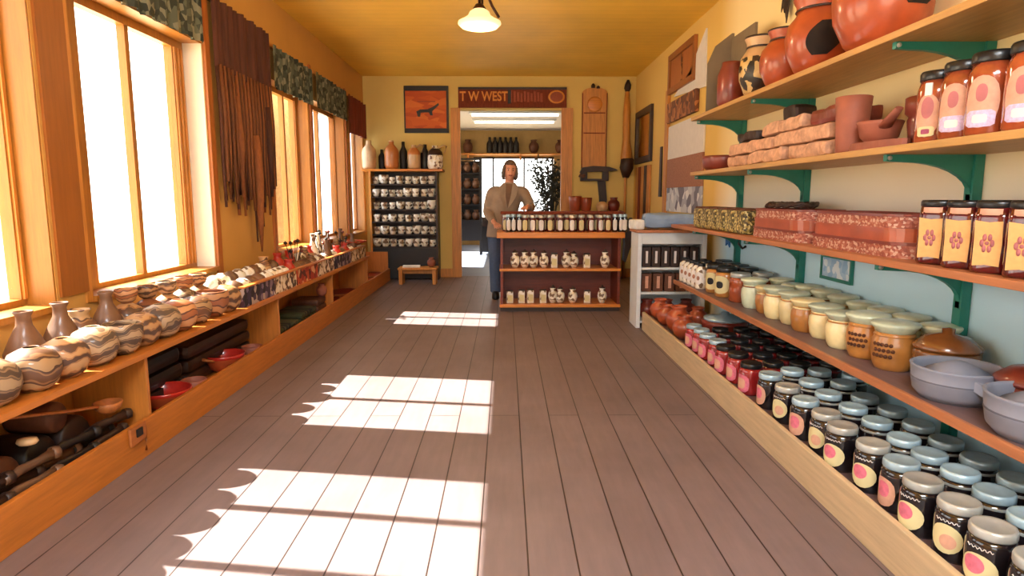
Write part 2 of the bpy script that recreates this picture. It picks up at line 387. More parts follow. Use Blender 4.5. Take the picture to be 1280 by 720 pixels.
# ------------------------------------------------------------------ room shell
def room():
    struct('floor', MB().bb(XL-.2, XR+.2, YF, YB+.15, -.12, 0, 'floor'))
    struct('ceiling', MB().bb(XL-.2, XR+.2, YF, YB+.15, ZC, ZC+.12, 'ceiling'))
    # left wall with five window openings
    WIN = [(.75, 3.18, 'frame'), (3.44, 4.95, 'frame_white'), (6.28, 7.5, 'frame'), (7.62, 9.12, 'frame'), (9.42, 10.28, 'frame')]
    z0, z1 = .74, 2.43; xo = XL-.2
    w = MB(); y = YF
    w.bb(xo, XL, YF, YB+.15, 0, z0, 'wall_left'); w.bb(xo, XL, YF, YB+.15, z1, ZC, 'wall_left')
    for a, b, _ in WIN: w.bb(xo, XL, y, a, z0, z1, 'wall_left'); y = b
    w.bb(xo, XL, y, YB+.15, z0, z1, 'wall_left')
    struct('wall_left', w)
    stiles = [(.08, .05), (.3, .17), (.42, .08), (.1, .06), (.08, .06)]  # near stiles of two windows widened out of sight to trim sun patches
    mull = [[1.2, 1.78, 2.33, 2.75], [4.235], [7.1], [8.38], []]
    for i, (a, b, rev) in enumerate(WIN):
        e = bpy.data.objects.new('window_%d' % (i+1), None); C.objects.link(e); e['kind'] = 'structure'; e.location = (XL, a, z0)
        L = lambda m: m
        gx = XL-.17; sl, sr = stiles[i]
        f = MB()
        off = lambda x0, x1, y0, y1, zz0, zz1, m: f.bb(x0-XL, x1-XL, y0-a, y1-a, zz0-z0, zz1-z0, m)
        off(gx-.03, gx+.03, a, a+sl, z0, z1, 'frame'); off(gx-.03, gx+.03, b-sr, b, z0, z1, 'frame')
        off(gx-.03, gx+.03, a+sl, b-sr, z1-.065, z1, 'frame'); off(gx-.03, gx+.03, a+sl, b-sr, z0, z0+.06, 'frame')
        off(gx+.03, XL-.003, b-.012, b, z0+.03, z1-.012, rev); off(gx+.03, XL-.003, a, a+.012, z0+.03, z1-.012, 'frame')
        off(gx+.03, XL-.003, a, b, z1-.012, z1, 'frame')
        off(gx+.03, XL+.03, a, b, z0, z0+.03, 'frame')
        if i: off(XL-.003, XL+.012, a-.05, a, z0, z1, 'trim')
        for k in range(3 if i == 1 else 1):              # moulded ridges on the far stile
            off(gx+.03, gx+.042, b-sr+.01+k*.05, b-sr+.03+k*.05, z0+.06, z1-.065, 'trim')
        f.build('window_frame', e)
        for q in mull[i]:
            MB().bb(gx-.025-XL, gx+.025-XL, q-.022-a, q+.022-a, .06, z1-z0-.065, 'frame').build('mullion', e)
        MB().bb(gx-.003-XL, gx+.003-XL, sl, b-sr-a, .06, z1-z0-.065, 'frosted' if i == 4 else 'pane').build('window_pane', e)
    # back wall and doorway
    dx0, dx1, dz = -.735, .905, 2.655
    b = MB()
    b.bb(XL, dx0, YB, YB+.15, 0, ZC, 'wall_back'); b.bb(dx1, XR, YB, YB+.15, 0, ZC, 'wall_back'); b.bb(dx0, dx1, YB, YB+.15, dz, ZC, 'wall_back')
    struct('wall_back', b)
    t = MB()
    t.bb(dx0-.13, dx0+.02, YB-.03, YB, 0, dz+.03, 'trim'); t.bb(dx1-.02, dx1+.16, YB-.03, YB, 0, dz+.03, 'trim')
    t.bb(dx0, dx0+.012, YB, YB+.15, 0, dz, 'frame_white'); t.bb(dx1-.012, dx1, YB, YB+.15, 0, dz, 'trim')
    struct('trim_1', t)
    # right wall, near wall with an unseen window added for fill light
    struct('wall_right', MB().bb(XR, XR+.15, YF, YB+.15, 0, ZC, 'wall_right'))
    n = MB(); n.bb(XL, XR, YF-.15, YF, 0, .7, 'wall_back'); n.bb(XL, XR, YF-.15, YF, 2.7, ZC, 'wall_back')
    n.bb(XL, -1.9, YF-.15, YF, .7, 2.7, 'wall_back'); n.bb(1.8, XR, YF-.15, YF, .7, 2.7, 'wall_back')
    struct('wall_front', n)
    e = bpy.data.objects.new('window_6', None); C.objects.link(e); e['kind'] = 'structure'; e.location = (0, YF-.08, .7)
    f = MB()
    for x in (-1.88, -.65, .55, 1.78): f.bb(x-.03, x+.03, -.03, .03, 0, 2, 'frame')
    f.bb(-1.9, 1.8, -.03, .03, 0, .05, 'frame'); f.bb(-1.9, 1.8, -.03, .03, 1.95, 2, 'frame'); f.build('window_frame', e)
    MB().bb(-1.85, 1.75, -.003, .003, .05, 1.95, 'pane').build('window_pane', e)
    struct('baseboard_back', MB().bb(XL+.45, dx0-.13, YB-.02, YB, 0, .14, 'trim').bb(dx1+.16, XR, YB-.02, YB, 0, .14, 'trim'))
    struct('trim_2', MB().bb(XR-.035, XR, 8.2, 8.34, 0, 2.62, 'trim', .004))
    struct('baseboard_right', MB().bb(XR-.02, XR, 6.75, YB-.02, 0, .14, 'trim'))
    # the second room seen through the doorway
    y2 = 17.5; a0, a1 = -2.6, 2.6; zc = 3.05
    struct('floor_back_room', MB().bb(a0, a1, YB+.15, y2, -.12, 0, 'back_floor'))
    struct('ceiling_back_room', MB().bb(a0, a1, YB+.15, y2, zc, zc+.1, 'back_ceiling'))
    wl = MB(); wl.bb(a0-.1, a0, YB+.15, 12.2, 0, zc, 'back_wall'); wl.bb(a0-.1, a0, 15.6, y2, 0, zc, 'back_wall'); wl.bb(a0-.1, a0, 12.2, 15.6, 0, 1.35, 'back_wall'); wl.bb(a0-.1, a0, 12.2, 15.6, 2.3, zc, 'back_wall')
    struct('wall_back_room_left', wl); struct('wall_back_room_right', MB().bb(a1, a1+.1, YB+.15, y2, 0, zc, 'back_wall'))
    wf = MB(); u0, u1, v0, v1 = -.86, 1.3, .45, 2.36
    wf.bb(a0, u0, y2, y2+.1, 0, zc, 'back_wall'); wf.bb(u1, a1, y2, y2+.1, 0, zc, 'back_wall'); wf.bb(u0, u1, y2, y2+.1, 0, v0, 'back_wall'); wf.bb(u0, u1, y2, y2+.1, v1, zc, 'back_wall')
    struct('wall_back_room_far', wf)
    e = bpy.data.objects.new('window_7', None); C.objects.link(e); e['kind'] = 'structure'; e.location = (0, y2+.05, v0)
    f = MB()
    for x in (u0+.03, -.33, .5, u1-.03): f.bb(x-.022, x+.022, -.02, .02, 0, v1-v0, 'dark')
    f.bb(u0, u1, -.02, .02, v1-v0-.05, v1-v0, 'dark'); f.bb(u0, u1, -.02, .02, 0, .05, 'dark'); f.build('window_frame', e)
    MB().bb(u0, u1, -.003, .003, .05, v1-v0-.05, 'pane').build('window_pane', e)
    struct('trim_3', MB().bb(XL, XL+.014, 3.2, 3.41, .8, 2.95, 'pier'))
    for k, (ya, yb2) in enumerate(((4.955, 5.03), (6.2, 6.27), (7.525, 7.6), (9.14, 9.2))):
        struct('trim_%d' % (4+k), MB().bb(XL, XL+.022, ya, yb2, .6, 2.78, 'post'))
    # outdoors
    struct('ground_outside', MB().bb(-40, 40, -40, 60, -.5, -.3, 'outside'))
    struct('wall_sun_blocker', MB().bb(-3.3, -3.05, 7.75, 9.7, -.3, 3.6, 'stucco'))  # unseen block added to keep sun out of a far window
room()

# ------------------------------------------------------------------ left side
def pots_protos():
    P = {}
    def rim(pr, t=.006):                                # close a vessel with a rim and an inside
        r, z = pr[-1]; inner = [(max(a-t, 0), b+(.006 if b < .01 else 0)) for a, b in pr[::-1]]
        return pr + [(r-t*.5, z+.003)] + inner
    P['seed'] = rim([(0, 0), (.045, 0), (.078, .022), (.096, .062), (.094, .096), (.076, .124), (.04, .14), (.03, .142)])
    P['bowl'] = rim([(0, 0), (.04, 0), (.07, .025), (.09, .07), (.094, .115), (.088, .13)])
    P['olla'] = rim([(0, 0), (.04, 0), (.075, .035), (.09, .085), (.078, .125), (.05, .145), (.046, .16), (.058, .175)])
    P['vase'] = rim([(0, 0), (.055, 0), (.085, .04), (.088, .09), (.06, .15), (.032, .2), (.028, .235), (.04, .255)])
    P['cup'] = rim([(0, 0), (.03, 0), (.036, .02), (.04, .06), (.043, .085)])
    return P
PR = pots_protos()
def rimmed(pr, t=.008):
    r, z = pr[-1]
    return pr + [(r-t*.5, z+.003)] + [(max(a-t, 0), b+(t if b < .01 else 0)) for a, b in pr[::-1]]
def pot(kind, m, name='clay_pot', seg=20, mf=None, wob=None):
    return Proto(tag(MB().lathe(PR[kind], m, seg, mf=mf, wob=wob).build(name), '', 'pot'))

def bench():
    t = thing('display_bench', 'long low orange wooden display shelf along the window wall', 'shelf', (XL, .4, 0))
    B = lambda *a: MB().bb(*a, .004)
    # local: x from wall, y along, z
    B(.003, .43, 0, 8.1, .495, .525, 'bench').build('top_board', t)
    B(.003, .40, 0, 9.6, .05, .075, 'bench').build('bottom_board', t)
    B(.40, .425, 0, 9.6, 0, .19, 'bench').build('front_lip', t)
    for y in (.9, 2.8, 4.72, 6.35, 8.07): B(.02, .405, y-.012, y+.012, .075, .495, 'bench_z').build('divider', t)
    B(.003, .018, 0, 9.6, .075, .495, 'bench_z').build('back_panel', t)
    # a taller end block at the far end of the tray
    B(.05, .40, 9.57, 9.6, .075, .45, 'bench_z').build('end_panel', t)
bench()
def left_pots():
    z = .525
    kinds = [('seed', 'potA', 'brown and cream banded seed pot'), ('bowl', 'potB', 'grey and black banded bowl'), ('seed', 'potC', 'red brown banded seed pot'),
             ('seed', 'potD', 'tan ringed seed pot'), ('olla', 'potA', 'brown and cream banded small olla'), ('bowl', 'potC', 'red brown banded bowl'), ('olla', 'potB', 'grey and black banded small olla'),
             ('seed', 'potB', 'grey and black banded seed pot'), ('bowl', 'potD', 'tan ringed bowl')]
    nm = {'seed': 'seed_pot', 'bowl': 'banded_bowl', 'olla': 'small_olla'}
    PRO = [(pot(k, m, nm[k]), d) for k, m, d in kinds]
    front = [1.78, 1.97, 2.15, 2.33, 2.53, 2.72, 2.93, 3.14, 3.33, 3.52, 3.71, 3.93, 4.15, 4.34]
    seq = [0, 3, 2, 7, 0, 3, 7, 1, 3, 7, 2, 0, 5, 3]
    for i, y in enumerate(front):
        p, d = PRO[seq[i]]; k = random.uniform(.93, 1.06)
        p.put((XL+.325+random.uniform(-.01, .01), y, z), random.uniform(0, 6), '%s, %s from near end in front row on window bench' % (d, ORD[i]), 'pots on the window bench', (k*1.07, k*1.07, k*1.25))
    seq2 = [3, 0, 7, 6, 2, 7, 4, 0, 3, 2, 3, 7, 0]
    for i in range(13):
        y = 1.86+i*.205
        if i in (4, 5, 7): continue
        p, d = PRO[seq2[i]]; k = random.uniform(.82, .95)
        px = XL+.155+random.uniform(-.008, .008)
        p.put((px, y, z), random.uniform(0, 6), '%s, %s from near end in back row on window bench' % (d, ORD[i]), 'pots on the window bench', (k, k, k*1.45))
        if PRO.index((p, d)) in (0, 2, 3, 7):            # a smaller bowl set down on the closed shoulder of the pot
            q, dq = PRO[(8, 1, 5)[i % 3]]
            q.put((px, y, z+.145*k*1.45), random.uniform(0, 6), '%s, small one set on the %s back-row pot from near end' % (dq, ORD[i]), 'small bowls set on the back row pots', (.62, .62, .6))
    # vases standing on the window sill board
    v = Proto(tag(MB().lathe(PR['vase'], 'potdark', 20).build('narrow_neck_vase'), '', 'vase'))
    for y, d in [(2.76, 'dark brown narrow-necked vase left of the wooden pier'), (2.99, 'dark brown narrow-necked vase standing before the wooden pier'), (3.34, 'dark brown narrow-necked vase just right of the wooden pier')]:
        v.put((XL+.14, y, z), 0, d, 'dark vases in the back row of the window bench', (.98, .98, 1.1))
    # painted boxes filled with little ware, from y=4.5 to the far end
    boxes = [(4.47, 5.05, 'purple', 'purple printed open box of small pots on the window bench'), (5.08, 5.6, 'whiteprint', 'cream and brown printed open box beside the purple box'),
             (5.63, 6.25, 'redprint', 'red printed open box of small pots on the window bench'), (6.28, 6.85, 'whiteprint', 'cream printed open box right behind the red box'),
             (6.88, 7.6, 'purple', 'dark printed open box second from the far bench end'), (7.63, 8.4, 'whiteprint', 'cream printed open box at the far bench end')]
    sm = [Proto(tag(MB().lathe([(r*.62, h*.95) for r, h in PR[k]], m, 12).build('miniature_pot'), '', 'miniature pot')) for k, m in (('olla', 'potA'), ('seed', 'white_ware'), ('olla', 'redfood'), ('seed', 'potdark'), ('vase', 'white_ware'), ('vase', 'potdark'))]
    smn = ['banded miniature olla', 'white miniature seed pot', 'red miniature olla', 'dark miniature seed pot', 'white miniature vase', 'dark miniature vase']
    for bi, (y0, y1, m, d) in enumerate(boxes):
        w = y1-y0; t = thing('display_box', d, 'box', (XL+.06, y0, z))
        h = .135
        b = MB(); b.bb(0, .34, 0, w, 0, .012, m); b.bb(.328, .34, 0, w, .012, h, m); b.bb(0, .012, 0, w, .012, h, m); b.bb(.012, .328, 0, .012, .012, h, m); b.bb(.012, .328, w-.012, w, .012, h, m)
        b.build('box_body', t)
        MB().bb(.3, .346, -.004, w+.004, h, h+.012, 'bench').build('rim', t)
        n = 0
        for ry in range(4):
            for rx in range(2):
                q = random.choice([0, 1, 1, 3, 0, 3] if bi < 2 else [2, 0, 2, 3] if bi == 2 else [0, 1, 1, 4, 3, 2, 5])
                n += 1
                sm[q].put((XL+.06+.09+rx*.15, y0+.075+ry*(w-.15)/3, z+.012), random.uniform(0, 6),
                          '%s, %s in the %s row, %s' % (smn[q], ORD[ry], ('back', 'front')[rx], ['nearest purple box', 'cream box by the purple box', 'red box', 'cream box beyond the red box', 'dark box near the far end', 'far end cream box'][bi]), 'miniature pots in the printed boxes', (1.2, 1.2, 1.5 if rx == 0 else 1.25))
    # branch-like dried flower sprigs rising against the far windows
    for i, (y, hh, lab) in enumerate([(6.05, .36, 'dark dried flower sprig rising from the red box before a window'), (7.0, .42, 'dark dried flower sprig in the dark printed box by the window'), (7.85, .34, 'dark dried flower sprig in the far end box by the window')]):
        t = thing('dried_sprig', lab, 'dried flowers', (XL+.24, y, z+.012))
        s = MB()
        for k in range(7):
            a = k*2.4; d = Vector((math.cos(a)*.07, math.sin(a)*.11, hh*(.6+.4*random.random())))
            s.tube([(0, 0, 0), d*.5+Vector((0, 0, .02)), d], .004, 'dark', 5)
            MB().lathe([(0, -.018), (.017, -.008), (.02, .004), (0, .02)], 'darkest' if k % 3 else 'terra_dk', 7, d).build('flower_head', t)
        s.build('stems', t)
    # wide straw hat like basket at the far end
    t = thing('shallow_basket', 'orange brown shallow basket lying on the far end of the window bench', 'basket', (XL+.22, 8.28, z+.15))
    MB().lathe(rimmed([(0, 0), (.1, 0), (.17, .03), (.21, .05)]), 'spoon', 20).build('basket_body', t)
    MB().lathe([(.2, .045), (.222, .05), (.222, .062), (.2, .066), (.19, .055)], 'redprint', 20).build('rim', t)
left_pots()
def left_lower():
    z = .075
    red = Proto(tag(MB().lathe(rimmed([(0, 0), (.05, 0), (.11, .04), (.145, .1), (.15, .12)]), 'redfood', 24, mf=lambda j: 'terra' if j in (2,) else 'redfood').build('red_bowl'), '', 'bowl'))
    red.put((XL+.25, 3.62, z), 0, 'red enamel bowl in the lower tray just beyond the first divider')
    red.put((XL+.25, 4.42, z), 0, 'red enamel bowl nearer the second tray divider', scale=(.95, .95, 1.1))
    lay = MB().lathe(rimmed([(0, 0), (.05, 0), (.07, .02), (.08, .07), (.078, .1)]), 'terra_pk', 18).build('small_clay_bowl')
    p = Proto(tag(lay, '', 'bowl'))
    p.put((XL+.3, 3.88, z), 0, 'small pinkish clay bowl between the two red bowls in the tray')
    p.put((XL+.31, 4.78, z), 0, 'small pinkish clay bowl just before the second tray divider')
    # ladles
    def ladle(loc, rz, label, L=.5, tilt=.12):
        t = thing('wooden_ladle', label, 'ladle', loc, rz)
        MB().lathe(rimmed([(0, 0), (.03, 0), (.055, .02), (.065, .05)]), 'spoon', 16).build('ladle_bowl', t)
        MB().tube([(.055, 0, .045), (.2, .01, .075), (L*.8, 0, .07+tilt*.6), (L, -.01, .08+tilt)], [.014, .012, .013, .018], 'spoon', 8, .6).build('handle', t)
    ladle((XL+.33, 2.98, z+.2), 1.5*PI-.22, 'carved wooden ladle with its bowl by the first divider', .62)
    ladle((XL+.115, 3.45, z+.3), .5*PI, 'carved wooden ladle lying on the black textile behind the nearer red bowl', .45, .03)
    ladle((XL+.33, 4.64, z), 1.5*PI-.25, 'carved wooden ladle lying in front of the farther red bowl', .45, .06)
    # rolled dark hides and cylinders at the back of the near bay
    def roll(y, x, r, L, rz, m, label, zz=z):
        t = thing('rolled_hide', label, 'roll', (x, y, zz+r), rz)
        prof = [(0, -L/2), (r*.35, -L/2), (r*.5, -L/2+.01), (r*.7, -L/2), (r*.92, -L/2), (r, -L/2+.012), (r*1.03, 0), (r, L/2-.012), (r*.9, L/2), (0, L/2)]
        MB().lathe(prof, m, 18, rot=E(0, PI/2, 0)).build('roll_body', t)
    rows = [(1.62, .095, 'leather', 'thick brown hide roll nearest the viewer under the bench'), (1.83, .1, 'darkest', 'thick black hide roll second from the near end under the bench'), (2.04, .1, 'leather', 'thick brown hide roll third from the near end under the bench'),
            (2.25, .1, 'darkest', 'thick black hide roll fourth from the near end under the bench'), (2.46, .095, 'leather', 'thick brown hide roll fifth from the near end under the bench'), (2.67, .1, 'darkest', 'thick black hide roll sixth from the near end under the bench'), (2.9, .105, 'dark', 'thick dark brown hide roll pushed against the first divider')]
    for y, r, m, lab in rows: roll(y, XL+.125, r, .2, 0, m, lab)
    for k, (y, m, lab) in enumerate([(1.93, 'dark', 'slim dark hide roll lying on the second and third thick rolls'), (2.35, 'darkest', 'slim black hide roll lying on the fourth and fifth thick rolls'), (2.78, 'leather', 'slim brown hide roll lying on top next to the first divider')]): roll(y, XL+.13, .07, .2, 0, m, lab, z+.175)
    # heap of dark carved tools in front: each its own
    tool = []
    for k, m in enumerate(['darkest', 'dark', 'potdark']):
        mb = MB().tube([(-.14, 0, .02), (-.05, .005, .024), (.04, 0, .022), (.13, -.006, .02)], [.012, .016, .014, .02], m, 8)
        mb.lathe([(0, -.005), (.026, .004), (.03, .02), (.022, .034), (0, .04)], m, 10, (.145, -.006, .003))
        tool.append(Proto(tag(mb.build('carved_club'), '', 'tool')))
    names = ['black carved club', 'dark brown carved club', 'brown pottery-handled club']
    n = 0
    for lay in range(3):
        for i in range(6):
            for side in range(2 if lay < 2 else 1):
                n += 1; q = (i+lay+side) % 3
                tool[q].put((XL+.265+.075*side+(.04 if lay == 2 else 0), 1.62+i*.25+.06*lay, z+.056*lay), PI/2+random.uniform(-.1, .1), '%s, %s from the near end, %s layer, %s side of the heap' % (names[q], ORD[i], ('bottom', 'middle', 'top')[lay], ('wall', 'aisle')[side]), 'dark clubs heaped behind the tray lip', (1, 1, 1.35))
    st = Proto(tag(MB().lathe([(0, 0), (.03, 0), (.04, .012), (.034, .026), (0, .03)], 'jug', 12, sy=.7).build('flat_stone'), '', 'stone'))
    st.put((XL+.3, 2.5, z+.23), .4, 'pale flat stone lying on top of the heap of dark clubs')
    st.put((XL+.31, 2.1, z+.23), .9, 'small pale flat stone near the front of the club heap', scale=.6)
    # small leather pouch with buckle on the lip beneath divider
    t = thing('leather_pouch', 'small tan leather pouch with dark clasp hung over the tray lip', 'pouch', (XL+.428, 3.02, .1))
    MB().box((.008, 0, .05), (.016, .13, .09), 'spoon', .006).build('pouch_body', t); MB().box((.02, 0, .06), (.008, .05, .04), 'darkest', .003).build('clasp', t)
    MB().tube([(.004, .07, .09), (.006, .075, .02), (.004, .07, -.06)], .006, 'spoon', 6).build('strap', t)
    # folded textiles further on
    def folded(y0, y1, x0, x1, h, m, label, zz=z):
        t = thing('folded_blanket', label, 'textile', ((x0+x1)/2, (y0+y1)/2, zz))
        k = 3
        for i in range(k):
            b = MB().box((random.uniform(-.006, .006), 0, h/k*(i+.5)), (x1-x0-.01*i, y1-y0-.02*i, h/k*.98), m, h/k*.4); b.build('fold', t)
    folded(3.3, 3.98, XL+.03, XL+.2, .3, 'darkest', 'black folded textile stacked high behind the nearer red bowl')
    folded(4.02, 5.05, XL+.03, XL+.2, .27, 'dark', 'dark brown folded textile stacked high behind the farther red bowl')
    folded(5.2, 5.75, XL+.06, XL+.37, .13, 'olive', 'green and black folded textile just past the second divider')
    folded(5.8, 6.3, XL+.06, XL+.37, .16, 'olive', 'green and black folded textile in the middle of its bay')
    folded(6.35, 6.68, XL+.06, XL+.36, .2, 'leather', 'brown folded textile just before the third divider')
    def tray(y, m, label, zz, L=.55):
        t = thing('shallow_tray', label, 'tray', (XL+.22, y, zz))
        b = MB(); b.lathe(rimmed([(0, 0), (.11, 0), (.155, .03), (.17, .06)]), m, 20, sy=L/.34).build('tray_body', t)
        MB().lathe([(.165, .055), (.178, .06), (.178, .07), (.16, .07)], 'spoon', 20, sy=L/.34).build('rim', t)
    tray(7.15, 'terra_dk', 'dark red shallow oval tray just past the third divider', z, .6)
    tray(7.85, 'terra_dk', 'dark red shallow oval tray before the bench end', z, .6)
    tray(8.9, 'terra', 'orange shallow oval tray in the open tray end', z, .7)
    tray(9.62, 'terra', 'orange shallow oval tray in the very far corner of the long tray', z, .6)
    j = Proto(tag(MB().lathe([(r*1.05, h*1.25) for r, h in PR['olla']], 'terra_pk', 16).build('clay_jar'), '', 'pot'))
    j.put((XL+.32, 6.62+.0, z+.2), 0, 'pinkish clay jar standing on the brown folded textile', scale=.6)
left_lower()

def hangings():
    # gathered cloth pelmets above the windows
    def valance(y0, y1, z0, z1, m, label, name='valance', rz=0):
        t = thing(name, label, 'valance', (XL, y0, z0))
        L = y1-y0; n = int(L*40)
        def fn(u, v): return Vector((.045+.016*math.sin(u*L*38)+.01*math.sin(u*L*91+1), u*L, v*(z1-z0)+.006*math.sin(u*L*30)))
        MB().grid(fn, n, 6, m).build('cloth', t)
        MB().bb(0.002, .02, 0, L, z1-z0-.02, z1-z0+.02, 'trim').build('rail', t)
    valance(3.3, 4.88, 2.4, 2.86, 'leaf', 'green leaf-print pelmet above the large near window')
    valance(.7, 3.05, 2.42, 2.86, 'leaf', 'green leaf-print pelmet above the window nearest the viewer')
    valance(6.3, 7.55, 2.33, 2.72, 'leaf', 'green leaf-print pelmet just past the fringed hanging')
    valance(7.68, 9.15, 2.34, 2.73, 'leaf', 'green leaf-print pelmet above the farther narrow window')
    valance(9.22, 10.32, 2.2, 2.72, 'redcloth', 'rust red cloth pelmet in the far corner', 'valance')
    # fringed leather hanging
    t = thing('fringed_hanging', 'dark brown fringed leather hanging with long tan cords between two windows', 'wall hanging', (XL, 5.03, 0))
    L = 1.16
    def fn(u, v):
        return Vector((.05+.018*math.sin(u*70)+.012*math.sin(u*31), u*L, 2.27+v*.52+(.02*math.sin(u*24)+.015*math.sin(u*61))*(1-v)))
    MB().grid(fn, 90, 5, 'hideband').build('leather_band', t)
    MB().bb(.002, .02, -.02, L+.02, 2.76, 2.8, 'dark').build('rail', t)
    for i in range(46):
        y = .03+i*(L-.06)/45; d = .5+.5*math.sin(i*.62-.4)
        zb = 1.12+.2*abs(math.sin(i*1.7))+(-.22 if i in (24, 25, 30) else 0) + (.1 if i < 5 or i > 41 else 0)
        r = random.uniform(.01, .018)
        x = .05+.018*math.sin(i*2.1)
        pts = [(x, y, 2.3), (x+.012, y+.005*math.sin(i), 1.95), (x+.006, y+.01*math.sin(i*2), 1.6), (x+.01, y+.012*math.sin(i*3), zb)]
        MB().tube(pts, [r, r*1.1, r, r*.8], 'cord' if i % 3 else 'cord_dk', 6).build('cord', t)
    MB().tube([(.09, .62, 1.82), (.1, .63, 1.5), (.09, .64, 1.1), (.085, .645, .82)], [.035, .04, .03, .008], 'cord', 8).build('tassel', t)
    MB().tube([(.085, .3, 2.1), (.09, .31, 1.7), (.085, .3, 1.3)], [.02, .03, .01], 'cord', 8).build('tassel', t)
    MB().tube([(.085, .95, 2.1), (.09, .95, 1.7), (.085, .96, 1.3)], [.03, .04, .012], 'cord_dk', 8).build('tassel', t)
hangings()
# ------------------------------------------------------------------ back wall
def text_mesh(txt, size, m, name, parent, loc, ext=.006):
    cu = bpy.data.curves.new('lettering', 'FONT'); cu.body = txt; cu.size = size; cu.extrude = ext; cu.offset = .004; cu.align_x = 'CENTER'; cu.align_y = 'CENTER'
    o = bpy.data.objects.new('tmp_lettering', cu); C.objects.link(o)
    bpy.context.view_layer.update()
    me = bpy.data.meshes.new_from_object(o.evaluated_get(bpy.context.evaluated_depsgraph_get()))
    C.objects.unlink(o); bpy.data.objects.remove(o)
    me.materials.clear(); me.materials.append(M[m])
    for p in me.polygons: p.material_index = 0
    q = bpy.data.objects.new(name, me); C.objects.link(q); q.parent = parent; q.location = loc; q.rotation_euler = (PI/2, 0, 0)
    return q
def back_wall():
    Y = YB
    # carved sign board over the doorway
    t = thing('carved_sign', 'long dark carved sign with gilt lettering above the doorway', 'sign', (.11, Y-.03, 2.685))
    w, h = 1.7, .31
    MB().bb(-w/2, w/2, -.03, 0, 0, h, 'redcloth', .006).bb(-w/2, w/2, -.04, -.03, h-.035, h, 'dark').bb(-w/2, w/2, -.04, -.03, 0, .06, 'redcloth').build('board', t)
    text_mesh('T W WEST', .2, 'letter', 'lettering', t, (-.45, -.036, .165)).scale = (.78, 1, 1)
    MB().bb(-.075, -.025, -.036, -.03, .06, .27, 'darkest').bb(-.02, -.005, -.036, -.03, .08, .26, 'letter_red').build('divider', t)
    b = MB()
    for i in range(9): b.bb(.02+i*.052, .058+i*.052, -.037, -.03, .085+.01*(i % 2), .25-.015*((i*7) % 3), 'letter_red', .004)
    b.build('worn_lettering', t)
    MB().lathe([(0, 0), (.13, 0), (.13, .008), (.1, .012), (0, .012)], 'letter', 28, (.69, -.03, .165), 1, .78, mf=lambda j: 'letter' if j < 3 else 'letter_red', rot=E(PI/2, 0, 0)).build('oval_emblem', t)
    # orange painting
    t = thing('framed_painting', 'square orange painting of a dark beast in a black frame left of the doorway', 'picture', (-1.245, Y-.002, 2.3))
    w, h = .7, .72
    MB().bb(-w/2, w/2, -.03, 0, h-.075, h, 'darkest', .005).bb(-w/2, w/2, -.03, 0, 0, .07, 'darkest', .005).bb(-w/2, -w/2+.02, -.03, 0, .07, h-.075, 'dark').bb(w/2-.035, w/2, -.03, 0, .07, h-.075, 'dark').build('frame', t)
    cv = MB().bb(-w/2+.02, w/2-.035, -.015, 0, .07, h-.075, 'orange_paint')
    cv.build('canvas', t)
    pts = [(-.16, .33), (-.1, .36), (.02, .365), (.1, .4), (.19, .46), (.2, .43), (.12, .36), (.09, .33), (.1, .27), (.06, .27), (.04, .315), (-.03, .315), (-.09, .31), (-.1, .25), (-.14, .25), (-.15, .3)]
    MB().poly([(x, -.015, z) for x, z in pts], (0, -.003, 0), 'darkest').bb(-.14, .14, -.018, -.015, .475, .49, 'letter_red').build('dark_figure', t)
    # dark cabinet of small white ware with jugs on top
    cx0, cx1, cf = -2.12, -1.06, Y-.34
    t = thing('ware_cabinet', 'dark wooden cabinet with rows of small white ware in the back left corner', 'cabinet', ((cx0+cx1)/2, Y-.003, 0))
    W = (cx1-cx0)/2
    MB().bb(-W, W, -.02, 0, 0, 1.69, 'dark').build('back_panel', t)
    MB().bb(-W, -W+.03, -.337, -.02, 0, 1.69, 'trim').build('side_panel', t); MB().bb(W-.03, W, -.337, -.02, 0, 1.69, 'dark').build('side_panel', t)
    MB().bb(-W-.1, W+.09, -.37, 0, 1.69, 1.725, 'counter_edge', .005).build('top_board', t)
    MB().bb(-W+.03, W-.03, -.32, -.02, .02, .5, 'darkest').build('lower_panel', t)
    zs = [.505+i*.195 for i in range(6)]
    for z in zs: MB().bb(-W+.03, W-.03, -.32, -.02, z, z+.018, 'dark').build('shelf', t)
    cup = thing('white_mug', '', 'mug')
    MB().lathe(PR['cup'], 'white_ware', 14).build('mug_body', cup)
    MB().tube([(.038, 0, .07), (.062, 0, .064), (.064, 0, .035), (.036, 0, .02)], .006, 'white_ware', 6).build('handle', cup)
    vs = Proto(cup); bow = Proto(tag(MB().lathe([(r*.6, h*.75) for r, h in PR['bowl']], 'white_ware', 14).build('white_bowl'), '', 'bowl'))
    names = ['bottom', 'second lowest', 'third lowest', 'third highest', 'second highest', 'topmost']
    for r, z in enumerate(zs):
        for k in range(8):
            x = (cx0+cx1)/2-W+.095+k*.124
            (vs if (k*3+r*5) % 4 else bow).put((x, Y-.26+random.uniform(-.02, .03), z+.018), random.uniform(-1, 1), 'small white %s, %s from the left on the %s cabinet shelf' % ('mug' if (k*3+r*5) % 4 else 'bowl', ORD[k], names[r]), 'white ware in the dark cabinet', random.choice((1.2, 1.32, 1.42)))
    z = 1.725
